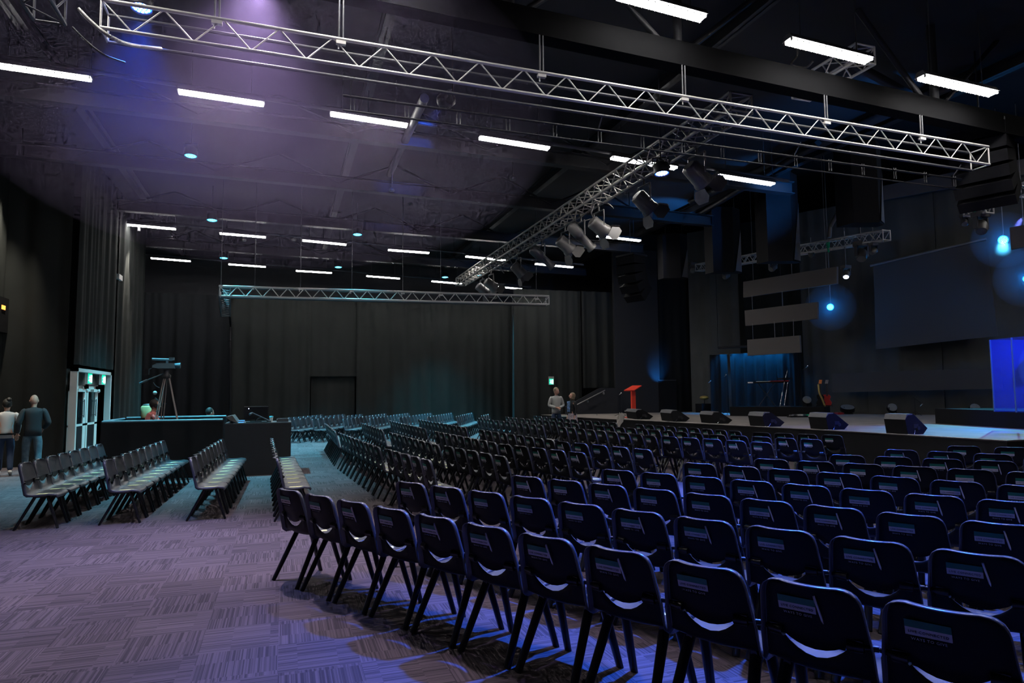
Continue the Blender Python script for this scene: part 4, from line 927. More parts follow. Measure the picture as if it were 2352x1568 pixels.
def guitar(px, off, label, body, head, lean=.12):
    a = onR(px, off); zt_ = atP(px, 872, RA+rn*off, RB+rn*off).z; h_ = zt_ - zr; t = thing('electric_guitar', label, 'guitar', (a.x, a.y, zr), math.atan2(rdn.y, rdn.x), 'guitars on the riser')
    bpts = [(-.02, .62), (-.16, .6), (-.17, .45), (-.11, .36), (-.2, .2), (-.15, .06), (0, .02), (.15, .06), (.2, .2), (.11, .36), (.17, .5), (.1, .6)]
    k_ = h_/1.15
    nb(M[body]).prism([(x*.9*k_, 0, z*k_*.85) for x, z in bpts], (0, .05, 0)).build('body', t)
    nb(M['dsteel']).box((-.02, -.01, .45*k_), (.03, .03, h_*.86)).build('neck', t); nb(M[head]).prism([(-.05, 0, h_*.85), (.05, 0, h_*.85), (.08, 0, h_), (-.02, 0, h_)], (0, .02, 0)).build('headstock', t)
    nb(M['black']).tube((-.15, .1, 0), (0, .12, .5), .012).tube((.15, .1, 0), (0, .12, .5), .012).box((-.14, -.08, .02), (.14, .12, .05)).build('stand', t)
guitar(1884, .5, 'guitar with orange headstock and gold strap, at the right of the riser', 'black', 'orange')
guitar(1899, .75, 'dark red guitar on a stand at the right end of the riser', 'redgtr', 'chrome')
a = onR(1884, .44); cable('guitar_strap', 'gold sparkling strap hanging by the first guitar', [(a.x-.12, a.y-.05, zr+.8), (a.x-.1, a.y-.06, zr+.5), (a.x, a.y-.06, zr+.3), (a.x+.12, a.y-.06, zr+.02)], .03, 'gold', 'strap')
P = at(1815, 958, ZS); t = thing('pedal_board', 'effects pedal board with small knobs at the foot of the riser', 'pedal board', P, -.3); nb(M['black']).box((-.05, -.15, 0), (.7, .15, .05)).build('board', t)
for k in range(6): nb(M[['chrome', 'fixgrey', 'jumper_g', 'keys', 'cyanpaint', 'cableg'][k]]).box((k*.11, -.1, .05), (k*.11+.08, .08, .1)).build('pedal', t)
P = stp(1925, 952, 1.3); m = nb(M['redgtr']); m.box(P, P + Vector((.3, .2, .08))); tag(m.build('red_case'), 'small red-edged case on the stage behind the wedges', 'case')
def uplight(px, py_, label, r=.17, aim=(-.5, -.75, .5)):
    P = stp(px, py_, .7); t = thing('floor_uplight', label, 'stage light', P, 0, 'round floor lights at the back of the stage'); T = dirm(aim, (0, 0, .28)); nb(M['black']).lathe([(r*.6, -.22), (r, -.15), (r, 0)], 18, T).build('lamp_body', t)
    nb(M['lens']).lathe([(r*.93, .002), (r*.6, .02), (.01, .028)], 18, T).build('lens', t); nb(M['black']).box((-.15, -.12, 0), (.15, .12, .03)).tube((-.17, 0, .02), (-.17, 0, .28), .014).tube((.17, 0, .02), (.17, 0, .28), .014).build('bracket', t)
uplight(2048, 947, 'round floor light behind the nearest wedge speaker'); uplight(2238, 947, 'round floor light left of the drum shield'); uplight(1945, 949, 'dark round floor light right of the guitars', .26, (-.2, -.3, .9))
a = onR(1853, .9); P = Vector((a.x, a.y, zr)); t = thing('floor_uplight', 'round light with a cyan edge on the keyboard riser', 'stage light', P, 0, 'round floor lights at the back of the stage'); T = dirm((-.5, -.75, .5), (0, 0, .25)); nb(M['black']).lathe([(.1, -.2), (.16, -.15), (.16, 0)], 18, T).build('lamp_body', t); nb(M['lens']).lathe([(.15, .002), (.1, .02), (.01, .028)], 18, T).build('lens', t); nb(M['black']).box((-.12, -.1, 0), (.12, .1, .12)).build('bracket', t)
mic_stand(stp(1850, 952, 1.2), 1.75, 'microphone stand between the keyboard and the guitars', (.2, 0, .12))
P = stp(2100, 952); mic_stand(P, .6, 'short microphone stand left of the drum riser', (.35, 0, -.2))
# drum riser, shield and kit
D0, D1 = at(2149, 972, ZS), at(2352, 985, ZS); dd = (D1-D0).normalized(); dn_ = Vector((-dd.y, dd.x, 0)); 
if dn_.dot(D0) < 0: dn_ = -dn_
D2 = D0 + dd*5.5; m = nb(M['stagef']); m.prism([D0, D2, D2 + dn_*4.2, D0 + dn_*4.2], (0, 0, .4)); tag(m.build('drum_riser'), 'black drum riser at the right of the stage', 'riser')
zd = ZS + .4; S0 = at(2283, 945, zd)
sh = thing('drum_shield', 'tall clear acrylic drum shield glowing blue at the right edge', 'screen', S0, math.atan2(dd.y, dd.x)); Hs = 1.75
Hs = (atP(2275, 780, S0, S0 + dd).z - zd)
for k in range(3):
    T = Matrix.Translation((k*.62, 0, 0)) @ Matrix.Rotation(.0 + k*.12, 4, 'Z'); nb(M['shield']).box((0, 0, 0), (.6, .012, Hs), T).build('shield_panel', sh)
    nb(M['cyanpaint']).box((0, -.01, 0), (.02, .02, Hs), T).build('panel_edge', sh)
T = Matrix.Rotation(PI*.52, 4, 'Z'); nb(M['shield']).box((0, 0, 0), (1.0, .012, Hs), T).build('shield_panel', sh)
dk_ = thing('drum_kit', 'drum kit with cymbals glowing blue behind the shield', 'drums', S0 + dd*.75 + dn_*1.1, math.atan2(dd.y, dd.x))
def drum(c, r, h_, ax, nm='drum', mt='x'):
    T = dirm(ax, c); nb(M['jumper_g']).lathe([(r, 0), (r, h_)], 20, T).build(nm, dk_); nb(M['chrome']).lathe([(r*1.03, h_-.02), (r*1.04, h_), (r*.9, h_+.003), (.01, h_+.003)], 20, T).build('drum_head', dk_)
drum((0, 0, .3), .28, .4, (0, -1, 0)); drum((-.25, -.1, .7), .15, .2, (0, -.3, 1)); drum((.2, -.1, .7), .16, .22, (0, -.3, 1)); drum((.6, .3, .3), .2, .35, (0, 0, 1)); drum((-.55, .3, .55), .17, .14, (0, 0, 1))
for x, y, z in ((-.75, 0, 1.15), (.6, -.1, 1.25), (-.85, .35, .95)):
    nb(M['gold']).lathe([(.24, 0), (.05, .02), (.03, .05), (.005, .05)], 18, Matrix.Translation((x, y, z)) @ Matrix.Rotation(-.25, 4, 'X')).build('cymbal', dk_)
    m = nb(M['chrome']); m.tube((x, y, z), (x, y, .3), .01); [m.tube((x, y, .35), (x + .22*math.cos(a), y + .22*math.sin(a), 0), .009) for a in (0, 2.1, 4.2)]; m.build('cymbal_stand', dk_)
HALO_VOLUMES.append((S0 + dd*.75 + dn_*1.1 + Vector((0, 0, .95)), .85))
# ------------------------------------------------------------------ flown speakers
def flown(px0, px1, ytop, ybot, d, label, tilt=0):
    a = atD(px0, ybot, d); b = atD(px1, ybot, d); c_ = (a+b)/2; W = (b-a).length; Hh = (ybot-ytop)*d/F_PX
    t = thing('flown_speaker', label, 'speaker', (c_.x, c_.y, c_.z + Hh), math.atan2(b.y-a.y, b.x-a.x), 'speaker boxes hung over the stage front')
    T = Matrix.Rotation(tilt, 4, 'X')
    h1 = W*.6
    nb(M['speaker']).prism([(-W*.5, -.45, -Hh), (W*.12, -.45, -Hh), (W*.5, .1, -Hh + .06), (W*.5, .5, -Hh+.1), (-W*.5, .5, -Hh + .1)], (0, 0, Hh), T).build('cabinet', t)
    nb(M['spkgrille']).prism([(W*.15, -.455, -Hh + .05), (W*.5, .09, -Hh + .1), (W*.5, .09, -Hh*.3), ], (.004, -.01, 0), T).build('side_panel', t)  # grey triangle paints the lit lower part of the chamfer
    m = nb(M['dsteel']); m.tube((-W*.3, 0, -.05), (-W*.3, 0, 11.0 - (c_.z+Hh)), .015); m.tube((W*.3, 0, -.05), (W*.3, 0, 11.0 - (c_.z+Hh)), .015); m.build('hanging_rod', t)
flown(1518, 1582, 540, 643, 26, 'flown black speaker box, farthest of four in a line')
flown(1630, 1706, 480, 630, 23, 'flown black speaker box, third nearest of four in a line')
flown(1752, 1842, 400, 606, 20.5, 'flown black speaker box, second nearest of four in a line')
flown(1942, 2036, 330, 520, 18.5, 'flown black speaker box, nearest of four in a line')
def jarray(px, ytop, d, n, label, curve=.17, hgt=.34, W=.9, rz=.4):
    P = atD(px, ytop, d); t = thing('line_array', label, 'speaker', P, rz, 'curved line arrays')
    y, z, a = 0., 0., 0.
    for k in range(n):
        T = Matrix.Translation((0, y, z)) @ Matrix.Rotation(a, 4, 'X'); 
        nb(M['speaker']).prism([(-W/2, -.28, -hgt*.95), (W/2, -.28, -hgt*.95), (W/2, .3, -hgt*.86), (-W/2, .3, -hgt*.86)], (0, 0, hgt*.9), T).build('array_box', t)
        z -= math.cos(a)*hgt; y += math.sin(a)*hgt; a += curve * (.3 + k*.25)
    m = nb(M['dsteel']); m.box((-W/2, -.3, 0), (W/2, .4, .06)); m.tube((0, 0, 0), (0, 0, 11.0 - P.z if P.x > 14.1 else 8.3 - P.z), .015); m.build('fly_frame', t)
jarray(1448, 590, 22, 5, 'curved line array speaker at the left end of the stage', W=.75, hgt=.28, rz=-1.2, curve=.3)
jarray(2250, 300, 13, 6, 'large dark curved line array at the upper right edge', W=.95, hgt=.24, rz=-1.2, curve=.2)
# stage truss pieces with fixtures
def truss_px(label, pa, da, pb, db, h_):
    A, B = atD(*pa, da), atD(*pb, db); B.z = A.z = (A.z+B.z)/2 if abs(A.z-B.z) < .6 else A.z; B = atP(pb[0], pb[1], A, A + Vector((B.x-A.x, B.y-A.y, 0))) if False else B
    return truss('lighting_truss', label, A, B, .29, h_, .5, r=.026, rl=.013)
A, B = atX(1597, 607, 16.8), atX(2027, 528, 16.8)
truss('lighting_truss', 'silver truss over the stage holding moving lights, passing behind the speakers', A, B, .29, .29, .5, r=.026, rl=.014)
A2, B2 = atX(2212, 471, 16.8), atX(2262, 462, 16.8)
truss('lighting_truss', 'short visible piece of stage truss with green tape at the right', A2, B2, .29, .29, .5, r=.024, rl=.014)
A3 = atX(2338, 425, 16.8); truss('lighting_truss', 'end of a stage truss cut by the right picture edge', A3, A3 + Vector((0, -1.5, .25)), .29, .29, .5, r=.024, rl=.014)
for px, pyy in ((1902, 575), (2238, 478)):
    P = atX(px, pyy-18, 16.77); m = nb(M['cableg']); m.tube(P + Vector((.03, 0, .02)), P + Vector((.03, 0.03, -.31)), .03).tube(P + Vector((.03, .08, .02)), P + Vector((.03, .02, -.31)), .03); tag(m.build('tape_wrap'), 'green tape wrapped round the stage truss, %s' % ('left piece' if px < 2000 else 'right piece'), 'tape')
m = nb(M['fixgrey']); P = atX(1905, 545, 16.9); Q = atX(1928, 460, 16.9); m.path([P, P.lerp(Q, .3) + Vector((0, .1, 0)), P.lerp(Q, .6) + Vector((0, -.05, 0)), Q], .07, 7); tag(m.build('chain_bag'), 'twisted grey hoist chain and bag rising from the stage truss', 'hoist')
def moving(px, pyy, X, label, lit=False, sc=1., aim=(-.5, -.4, -.8), drop=0):
    P = atX(px, pyy, X); t = thing('moving_head_light', label, 'stage light', P, 0, 'moving lights over the stage')
    nb(M['fixgrey']).box((-.16*sc, -.12*sc, 0), (.16*sc, .12*sc, .13*sc)).build('base', t)
    m = nb(M['dgrey']); m.box((-.19*sc, -.05*sc, -.26*sc), (-.15*sc, .05*sc, .02)); m.box((.15*sc, -.05*sc, -.26*sc), (.19*sc, .05*sc, .02)); m.build('yoke', t)
    T = dirm(aim, (0, 0, -.22*sc)); nb(M['fixgrey']).lathe([(.06*sc, -.16*sc), (.13*sc, -.1*sc), (.14*sc, .08*sc), (.11*sc, .16*sc)], 14, T).build('head', t)
    nb(M['led_b' if lit else 'lens']).lathe([(.1*sc, .165*sc), (.06*sc, .175*sc), (.005, .18*sc)], 14, T).build('lens', t)
    m = nb(M['rail']); zt9 = (A.z if P.y > B.y - .5 and px < 2100 else A2.z) - .3 - P.z; m.tube((0, 0, .1), (0, 0, max(.2, zt9)), .014); m.build('pipe', t)
moving(1978, 566, 16.9, 'largest grey moving light under the right end of the stage truss', sc=1.2)
moving(2006, 565, 16.9, 'narrow grey light beside the largest moving light', sc=.7, aim=(-.8, .2, -.5))
moving(1943, 617, 16.9, 'small moving light with a blue lens on a long pipe', True, .8, drop=.9)
moving(1775, 602, 16.9, 'pale moving light hanging under the second nearest speaker box', sc=.9, aim=(-.9, -.1, -.6), drop=.3)
moving(1668, 622, 16.9, 'pale moving light hanging under the third speaker box', sc=.9, aim=(-.9, -.1, -.5), drop=.2)
moving(1863, 578, 16.9, 'small twin-lens light under the stage truss', sc=.55, aim=(-.7, -.6, -.3))
moving(2252, 500, 16.9, 'dark moving light under the right piece of stage truss', sc=1.1); moving(2215, 500, 16.9, 'small spotlight at the left of the right truss piece', sc=.6, aim=(-.7, -.5, -.6))
moving(1590, 610, 16.9, 'round-faced light at the far end of the stage truss', sc=1., aim=(-.5, -.8, -.1))
for (px, pyy, off, lb, r) in ((1907, 705, 2.0, 'bright blue stage light right of the middle hung panel', .12), (2304, 551, 2.2, 'bright blue stage light at the right end of the screen roller', .14), (2358, 640, 2.2, 'blue stage light cut by the right picture edge', .1)):
    P = onW(px, pyy, off); aim = (Vector((0, 2, 1.2)) - P).normalized(); par(P, aim, 'c', lb, r)
    m = nb(M['rail']); m.tube(P - aim*.25, (P.x - aim.x*.25, P.y - aim.y*.25, 10.95), .012); tag(m.build('drop_pipe'), 'drop pipe holding the ' + lb.replace('bright ', ''), 'pipe')
for k, (px, pyy, off) in enumerate(((1907, 705, 2.0), (2304, 551, 2.2), (2358, 640, 2.2))):
    P = onW(px, pyy, off); q = P + (Vector((0, 0, EYE)) - P).normalized()*.12
    pl_ = bpy.data.lights.new('led_glow', 'POINT'); pl_.color = (.01, .3, 1); pl_.energy = 24 if k != 1 else 30; pl_.shadow_soft_size = .05; po = bpy.data.objects.new('led_glow', pl_); COL.objects.link(po); po.location = q
    HALO_VOLUMES.append((q, .9))
# stage washes from those lamps
spot('stage_wash', onW(2304, 551, 2.5), at(2300, 985, ZS), CYAN, 1800, 34, .7, .08)
spot('stage_wash', onW(2358, 640, 2.5) + Vector((0, 0, 2)), at(2140, 978, ZS), (.2, .25, 1), 900, 16, .6, .05)
spot('kit_light', S0 + dn_*2.4 + dd*.9 + Vector((0, 0, 2.6)), S0 + dd*.6 + dn_*.2 + Vector((0, 0, .8)), (.01, .06, 1), 1500, 60, .8, .1)
spot('kit_light', S0 - dn_*1.5 + dd*1.0 + Vector((0, 0, 3.6)), S0 + dd*.4 + Vector((0, 0, .8)), (.02, .09, 1), 260, 50, .6, .1)
a, b = onW(1650, 812, 1.2), onW(1800, 812, 1.2); bt = nb(M['dsteel']); bt.tube((a.x, a.y, a.z+.25), (b.x, b.y, a.z+.25), .05, n=8); bt.tube((a.x, a.y, a.z+.25), (a.x, a.y, 10.95), .012); bt.tube((b.x, b.y, a.z+.25), (b.x, b.y, 10.95), .012); tag(bt.build('light_batten'), 'slim light batten above the low blue curtains', 'light')
al = bpy.data.lights.new('batten_light', 'AREA'); al.shape = 'RECTANGLE'; al.size = (b-a).xy.length; al.size_y = .06; al.energy = 70; al.color = (.01, .33, 1); al.spread = math.radians(100)
ao = bpy.data.objects.new('batten_light', al); COL.objects.link(ao); c9 = (a+b)/2; ao.location = (c9.x, c9.y, a.z + .19); ao.rotation_euler = Matrix(((wd_.x, wn.x, 0), (wd_.y, wn.y, 0), (0, 0, 1))).to_euler(); ao.rotation_euler = (0, 0, math.atan2(wd_.y, wd_.x))
a = atY(1521, 800, 26.3); spot('slit_wash', (a.x, 26.0, 1.3 + ZS), (a.x, 26.95, 2.8), (.02, .3, 1), 60, 70, .8, .04)
P = at(1021, 232, 6.9); par(P, (-.25, .95, .12), 'b', 'LED light seen from behind with a blue rim, below the front truss', .13); spot('par_beam', P + Vector((-.03, .1, 0)), atY(890, 452, 23.5), BLUE, 900, 14, .7, .05)
P = at(438, 357, 7.2); spot('par_beam', P + Vector((0, .1, .02)), (P.x, 19, 7.74), CYAN, 130, 80, .9, .05)
nb_ = nb(M['dsteel']); nb_.tube((12.6, 13, 7.9), (13.9, 21, 7.9), .1, n=4); nb_.tube((13.2, 9.5, 8.1), (12.9, 19, 8.1), .14, n=4); nb_.tube((10.2, 9.6, 7.95), (13.6, 10.6, 7.9), .12, n=4); tag(nb_.build('roof_bracing'), 'black bracing bars under the roof, edges lit blue, above the stage front', 'bracing')
for a_, b_ in (((13.4, 13.5, 6.6), (13.2, 17, 8)), ((12.6, 9.5, 6.7), (12.2, 11.5, 8.2)), ((13.6, 19.5, 6.6), (12.6, 20.5, 8.2))): spot('blue_uplight', a_, b_, (.03, .3, 1), 330, 70, .7, .05)
# ------------------------------------------------------------------ people
def skinned(verts, edges, radii, mt, sub=1):
    me = bpy.data.meshes.new('s'); me.from_pydata([tuple(v) for v in verts], edges, []); o = bpy.data.objects.new('s', me); COL.objects.link(o)
    md = o.modifiers.new('k', 'SKIN'); md.use_smooth_shade = True; sk = me.skin_vertices[0].data
    for i, r in enumerate(radii): sk[i].radius = (r, r) if not isinstance(r, tuple) else r
    sk[0].use_root = True
    if sub: s_ = o.modifiers.new('b', 'SUBSURF'); s_.levels = sub; s_.render_levels = sub
    bpy.context.view_layer.update(); e = o.evaluated_get(bpy.context.evaluated_depsgraph_get()); out = bpy.data.meshes.new_from_object(e)
    bpy.data.objects.remove(o); out.materials.clear(); out.materials.append(mt)
    for p in out.polygons: p.use_smooth = True
    return out
def person(label, loc, rz, H, J, top, bottom, shoes, hair=None, hairkind='short', headturn=0, headtilt=0, bald=False, skirt=None, seated=False, topband=None, gender='m', group=None):
    """J overrides joints (in a 1.8 m body, facing +y, x to the body's right)"""
    k = H/1.8; D = dict(pel=(0, 0, .95), wai=(0, 0, 1.08), che=(0, .01, 1.28), nec=(0, 0, 1.47), heb=(0, .015, 1.55), sl=(-.185, 0, 1.42), sr=(.185, 0, 1.42), el=(-.24, -.02, 1.14), er=(.24, -.02, 1.14), wl=(-.25, .06, .88), wr=(.25, .06, .88),
        hl=(-.1, 0, .9), hr=(.1, 0, .9), kl=(-.11, .03, .5), kr=(.11, .03, .5), al=(-.12, -.02, .09), ar=(.12, -.02, .09), tl=(-.13, .15, .035), tr=(.13, .15, .035)); D.update(J)
    V = {n_: Vector(v)*k for n_, v in D.items()}; t = thing('person', label, 'person', loc, rz, group)
    names = ['pel', 'wai', 'che', 'nec', 'heb', 'sl', 'el', 'wl', 'sr', 'er', 'wr', 'hl', 'kl', 'al', 'tl', 'hr', 'kr', 'ar', 'tr']
    E_ = [('pel', 'wai'), ('wai', 'che'), ('che', 'nec'), ('nec', 'heb'), ('che', 'sl'), ('sl', 'el'), ('el', 'wl'), ('che', 'sr'), ('sr', 'er'), ('er', 'wr'), ('pel', 'hl'), ('hl', 'kl'), ('kl', 'al'), ('al', 'tl'), ('pel', 'hr'), ('hr', 'kr'), ('kr', 'ar'), ('ar', 'tr')]
    R = dict(pel=.12, wai=.11, che=.115, nec=.052, heb=.052, sl=.06, sr=.06, el=.04, er=.04, wl=.026, wr=.026, hl=.085, hr=.085, kl=.055, kr=.055, al=.038, ar=.038, tl=.03, tr=.03)
    vs = [V[n_] for n_ in names]; rs = [R[n_]*k for n_ in names]; es = [(names.index(a), names.index(b)) for a, b in E_]
    hc = V['heb'] + Vector((0, .012, .085))*k; vs += [hc, hc + Vector((0, .0, .075))*k]; rs += [.088*k, .062*k]; es += [(4, 19), (19, 20)]
    for sd, wn_, en in ((-1, 'wl', 'el'), (1, 'wr', 'er')):
        W = V[wn_]; d = (W - V[en]).normalized(); palm = W + d*.07*k; i0 = len(vs); vs.append(palm); rs.append(.03*k); es.append((names.index(wn_), i0))
        s_ = d.cross(Vector((0, 1, .3))).normalized() * sd
        if s_.length < .1: s_ = Vector((1, 0, 0))
        cn = d.cross(s_).normalized()
        for f_ in range(4):
            o_ = s_ * (f_-1.5)*.019*k; L1 = (.05, .058, .055, .042)[f_]*k; j = len(vs)
            vs += [palm + o_ + d*.028*k, palm + o_ + d*(.028*k + L1) + cn*.01*k, palm + o_ + d*(.02*k + L1*1.5) + cn*.03*k]; rs += [.0095*k, .0085*k, .0075*k]; es += [(i0, j), (j, j+1), (j+1, j+2)]
        j = len(vs); vs += [W + d*.04*k - s_*.035*k, W + d*.075*k - s_*.05*k]; rs += [.011*k, .009*k]; es += [(i0, j), (j, j+1)]
    body = MB(); body.add(skinned(vs, es, rs, M['skin']))
    HT = Matrix.Translation(hc) @ Matrix.Rotation(headturn, 4, 'Z') @ Matrix.Rotation(headtilt, 4, 'X') @ Matrix.Scale(k, 4)
    body.m(M['skin']).ball((0, .0, .02), .098, (.8, 1.0, 1.2), 14, HT); body.ball((0, .035, -.045), .062, (.85, .95, .9), 10, HT)
    body.tube((0, .092, .02), (0, .118, -.012), .009, .015, n=6) if False else body.prism([(-.012, .09, .03), (.012, .09, .03), (.016, .1, -.02), (-.016, .1, -.02)], (0, .022, -.008), HT)
    for sx in (-1, 1): body.m(M['skin']).ball((sx*.08, -.005, .0), .024, (.4, .8, 1.2), 8, HT)
    for sx in (-1, 1): body.m(M['white']).ball((sx*.032, .085, .028), .013, (1, .6, .7), 8, HT).m(M['black']).ball((sx*.032, .093, .028), .006, n=6, M4=HT)
    body.m(M['pink']).box((-.024, .088, -.052), (.024, .098, -.044), HT); 
    link('body', body.mesh('body'), t)
    def cloth(nm, ns, ee, rr, mt, extra=None):
        v = [V[n_] if isinstance(n_, str) else n_ for n_ in ns]; m_ = MB().add(skinned(v, ee, [r*k for r in rr], mt)); 
        if extra: extra(m_)
        return link(nm, m_.mesh(nm), t)
    bel = V['pel'].lerp(V['wai'], .1)
    up = V['nec'] + (V['che'] - V['nec'])*.15
    ns = [bel, 'wai', 'che', up, 'sl', 'el', V['wl'] - (V['wl']-V['el']).normalized()*.01*k, 'sr', 'er', V['wr'] - (V['wr']-V['er']).normalized()*.01*k, V['pel'].lerp(V['wai'], -.15) if not seated else V['pel'].lerp(V['wai'], .02)]
    wf = 1.0 if gender == 'm' else .9
    tr = MB().m(top); c_ = V['che']; sh = (V['sl']+V['sr'])/2; ax = (V['sr']-V['sl']).normalized(); hips = V['pel'] + Vector((0, 0, -.08*k if not seated else .06*k))
    rings = [(hips, .168*wf, .115), (V['pel'].lerp(V['wai'], .6), .158*wf, .112), (V['wai'].lerp(c_, .35), .155*wf, .115), (c_, .178*wf, .128), (c_.lerp(sh, .6), .188*wf, .12), (sh + Vector((0, 0, -.01*k)), .205*wf, .105), (sh + Vector((0, 0, .035*k)), .18*wf, .09), (sh.lerp(V['nec'], .75) + Vector((0, 0, .02*k)), .105*wf, .075), (V['nec'] + Vector((0, 0, .012*k)), .064, .062), (V['nec'] + Vector((0, 0, .03*k)), .058, .058)]
    nr = 20
    for pc, rx, ry in rings:
        for q in range(nr):
            a_ = 2*PI*q/nr; tr.v.append(tuple(pc + ax*(math.cos(a_)*rx*k) + Vector((0, math.sin(a_)*ry*k, 0))))
    for a_ in range(len(rings)-1):
        for q in range(nr): q2 = (q+1) % nr; tr.face((a_*nr+q, a_*nr+q2, (a_+1)*nr+q2, (a_+1)*nr+q), True)
    tr.face(range(nr)[::-1])
    for sd in ('l', 'r'):
        S_, E2, W_ = V['s'+sd], V['e'+sd], V['w'+sd]; inn = S_ + (sh - S_)*.3
        tr.add(skinned([inn, S_, S_.lerp(E2, .5), E2, E2.lerp(W_, .5), W_ - (W_-E2).normalized()*.005*k], [(0, 1), (1, 2), (2, 3), (3, 4), (4, 5)], [r_*k*wf for r_ in (.075, .075, .068, .063, .055, .045)], top))
    link('top', tr.mesh('top'), t)
    if topband: nb(topband).lathe([(.175*k, 0), (.18*k, .03*k)], 18, Matrix.Translation(V['pel'] + Vector((0, 0, .0))) @ Matrix.Diagonal((1, .8, 1, 1))).build('hem', t)
    if bottom:
        cloth('trousers', ['pel', 'hl', 'kl', V['al'], 'hr', 'kr', V['ar'], V['pel'] + Vector((0, 0, .07*k))], [(0, 1), (1, 2), (2, 3), (0, 4), (4, 5), (5, 6), (0, 7)], [.135, .105, .075, .06, .105, .075, .06, .125], bottom)
    for sx, a_, t_ in ((-1, 'al', 'tl'), (1, 'ar', 'tr')):
        cloth('shoe', [V[a_] + Vector((0, -.05*k, -.04*k)), V[a_] + Vector((0, 0, -.01*k)), V[t_], V[t_] + (V[t_]-V[a_])*.25], [(0, 1), (1, 2), (2, 3)], [.042, .05, .042, .03], shoes)
    if skirt: nb(skirt).lathe([(.22*k, .48*k), (.2*k, .7*k), (.17*k, .97*k)], 20).build('skirt', t)
    if hair and not bald:
        hm = nb(hair)
        if hairkind == 'short': hm.ball((0, -.018, .045), .103, (.84, .98, 1.05), 14, HT); 
        elif hairkind == 'bob': hm.ball((0, -.03, .035), .125, (.98, 1, 1.12), 14, HT); hm.ball((0, -.05, -.05), .118, (1, .8, .9), 12, HT)
        elif hairkind == 'bun': hm.ball((0, -.02, .045), .108, (.86, .98, 1.08), 14, HT); hm.ball((.03, -.07, .13), .055, n=10, M4=HT)
        # cut the face side free: keep only vertices behind the brow line
        me = hm.mesh('hair'); bm = bmesh.new(); bm.from_mesh(me); Hi = HT.inverted()
        dl = [v for v in bm.verts if (Hi @ v.co).y > .035 and (Hi @ v.co).z < .075]
        bmesh.ops.delete(bm, geom=dl, context='VERTS'); bm.to_mesh(me); bm.free(); link('hair', me, t)
    return t, V, HT, k
pa, _, _, _ = person('bald man walking away in a black jacket and blue jeans', (-5.2, 17.5, 0), .35, 1.8, dict(el=(-.27, -.04, 1.15), wl=(-.27, .1, .93), er=(.28, -.05, 1.15), wr=(.2, .14, 1.02), kl=(-.11, .1, .52), al=(-.11, .12, .1), tl=(-.12, .28, .05), kr=(.11, .0, .5), ar=(.12, -.12, .1), tr=(.13, .02, .04)),
       M['jacket'], M['denim'], M['shoe_d'], bald=True, headtilt=-.15, group='people')
t, V, HT, k = person('person walking away in a cream sweater with black hem stripes and dark bun', (-5.78, 17.75, 0), .3, 1.7, dict(er=(.24, .0, 1.15), wr=(.22, .12, .95), kl=(-.1, .06, .5), al=(-.1, .1, .1), kr=(.1, -.0, .5), ar=(.11, -.14, .12), tr=(.12, .0, .04), tl=(-.11, .26, .04)),
       M['jumper_w'], M['denim_d'], M['shoe'], M['hair_b'], 'bun', topband=M['black'], gender='f', group='people')
MX = atY(1277, 900, 23.6).x; WX = atY(1314, 900, 23.5).x
person('man in a grey sweater standing with hands clasped, facing the woman', (MX, 23.6, 0), -3.25, 1.95, dict(el=(-.26, .0, 1.15), wl=(-.06, .2, 1.08), er=(.26, 0, 1.15), wr=(.06, .2, 1.08)), M['jumper_g'], M['denim_d'], M['shoe_d'], M['hair_l'], 'short', headturn=.75, headtilt=-.15, group='people')
person('woman with blond bob in a dark jacket looking up at the man', (WX, 23.5, 0), 1.75, 1.74, dict(), M['jacket'], M['denim_d'], M['shoe_d'], M['hair_l'], 'bob', headtilt=.3, skirt=M['print2'], gender='f', group='people')
m = nb(M['print']); m.prism([(WX-.17, 23.4, 1.0), (WX-.14, 23.4, 1.0), (WX-.13, 23.4, 1.4), (WX-.18, 23.4, 1.38)], (0, .2, 0)); o = m.build('shirt_front'); o.parent = [x for x in COL.objects if x.get('label', '').startswith('woman with blond')][0]; o.matrix_parent_inverse = (Matrix.Translation((WX, 23.5, 0)) @ Matrix.Rotation(1.75, 4, 'Z')).inverted()
P = atY(352, 930, 17.0); SEAT_ = dict(pel=(0, 0, .48), wai=(0, 0, .62), che=(0, .04, .8), nec=(0, .07, .98), heb=(0, .1, 1.05), sl=(-.17, .05, .93), sr=(.17, .05, .93), el=(-.22, .18, .72), er=(.22, .18, .72), wl=(-.12, .38, .74), wr=(.12, .38, .74), hl=(-.1, .05, .48), hr=(.1, .05, .48), kl=(-.12, .45, .48), kr=(.12, .45, .48), al=(-.12, .45, .09), ar=(.12, .45, .09), tl=(-.12, .6, .04), tr=(.12, .6, .04))
zc_ = P.z - .55 - 1.16
t, V, HT, k = person('seated person in a pink top wearing headphones behind the draped barrier', (P.x, 16.55, .55 if zc_ < 0 else .55), -1.2, 1.75, {k_: (v[0], v[1], v[2] - .3 if v[2] > .3 else v[2]) for k_, v in SEAT_.items()} if False else SEAT_, M['pink'], M['denim_d'], M['shoe_d'], M['hair_b'], 'short', seated=True, gender='f', group='people')
t.location.z = .4
nb(M['black']).lathe([(.03, -.1), (.045, -.1), (.045, -.085), (.03, -.08)], 12, HT @ Matrix.Rotation(PI/2, 4, 'Y')).lathe([(.03, .08), (.045, .085), (.045, .1), (.03, .1)], 12, HT @ Matrix.Rotation(PI/2, 4, 'Y')).build('headphones', t)
P = atY(473, 944, 18.5); person('seated person with dark combed hair, only the head above the barrier', (P.x, 18.5, P.z - 1.17*1.75/1.8 - .02), -.9, 1.75, SEAT_, M['jacket'], M['denim_d'], M['shoe_d'], M['hair_b'], 'short', seated=True, headtilt=-.1, group='people')
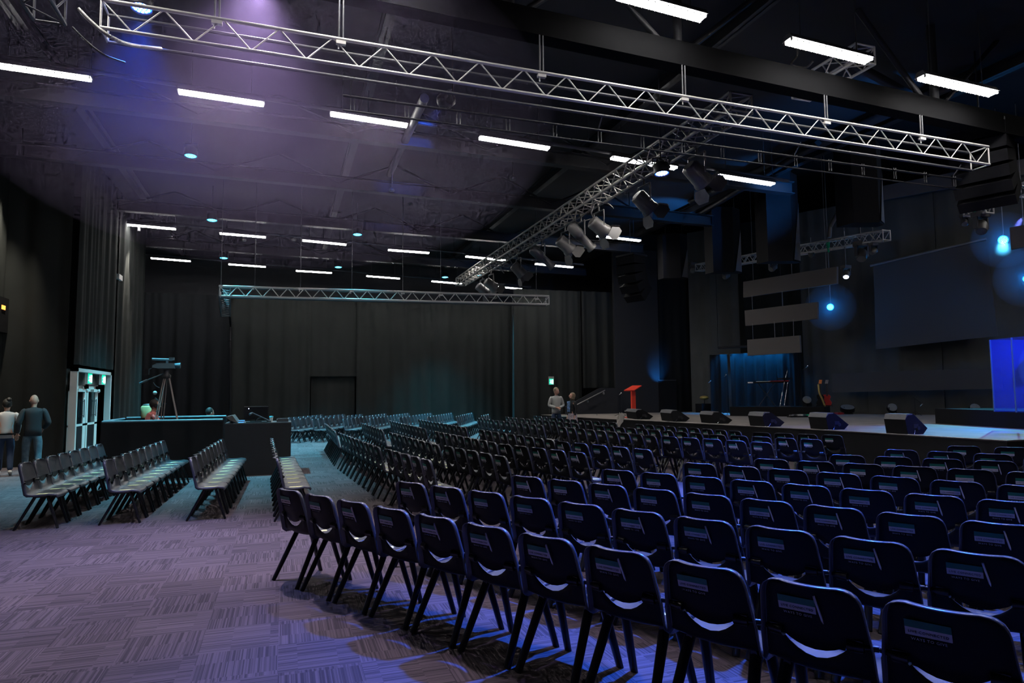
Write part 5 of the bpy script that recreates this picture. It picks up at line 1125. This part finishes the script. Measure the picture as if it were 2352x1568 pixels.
for (x_, y_, z_, lb) in ((atY(352, 930, 17.0).x, 16.55, .4, 'black stool under the person in the pink top'), (P.x, 18.5, max(.05, P.z - 1.16), 'black stool under the person whose head shows above the barrier')):
    st_ = thing('stool', lb, 'stool', (x_, y_, z_ if z_ == .4 else 0)); hz = .37 + (0 if z_ == .4 else z_)
    nb(M['black']).lathe([(.17, hz-.05), (.18, hz-.01), (.16, hz)], 16).build('seat', st_); nb(M['black']).tube((0, 0, .02), (0, 0, hz-.05), .03).build('post', st_); nb(M['black']).lathe([(.2, 0), (.19, .03)], 14).build('base', st_)

# ------------------------------------------------------------------ haze volumes added for the glow and the lamp halos
hz = bpy.data.materials.new('haze'); hz.use_nodes = True; nt = hz.node_tree; nt.nodes.clear()
vo = nt.nodes.new('ShaderNodeVolumeScatter'); vo.inputs['Color'].default_value = (.8, .8, 1, 1); vo.inputs['Density'].default_value = .0004; vo.inputs['Anisotropy'].default_value = .35
ou = nt.nodes.new('ShaderNodeOutputMaterial'); nt.links.new(vo.outputs[0], ou.inputs['Volume'])
hz2 = hz.copy(); hz2.name = 'glow_haze'; v2 = [n for n in hz2.node_tree.nodes if n.type == 'VOLUME_SCATTER'][0]; v2.inputs['Density'].default_value = .016; v2.inputs['Color'].default_value = (.7, .58, 1, 1)
o = nb(hz2).ball((-.1, 11.0, 6.0), 1, (4.4, 4.2, 2.2), 32).build('glow_haze'); tag(o, 'added lilac haze volume for the glow under the upper left strip lights', 'haze', kind='stuff')  # volume added to make the lilac glow
hz3 = hz.copy(); hz3.name = 'halo_haze'; v3 = [n for n in hz3.node_tree.nodes if n.type == 'VOLUME_SCATTER'][0]; v3.inputs['Density'].default_value = .07
for k, (q, r_) in enumerate(HALO_VOLUMES): tag(nb(hz3).ball(q, r_, n=24).build('halo_haze'), 'haze volume added for the glow ' + ['behind the clear drum shield', 'around the blue stage light right of the hung panels', 'around the blue light at the screen roller end', 'around the blue light cut by the right edge'][k], 'haze', kind='stuff')  # local volumes added to make halos at the blue lamps
SC.cycles.volume_step_rate = 8; SC.cycles.volume_max_steps = 32; SC.cycles.volume_bounces = 0
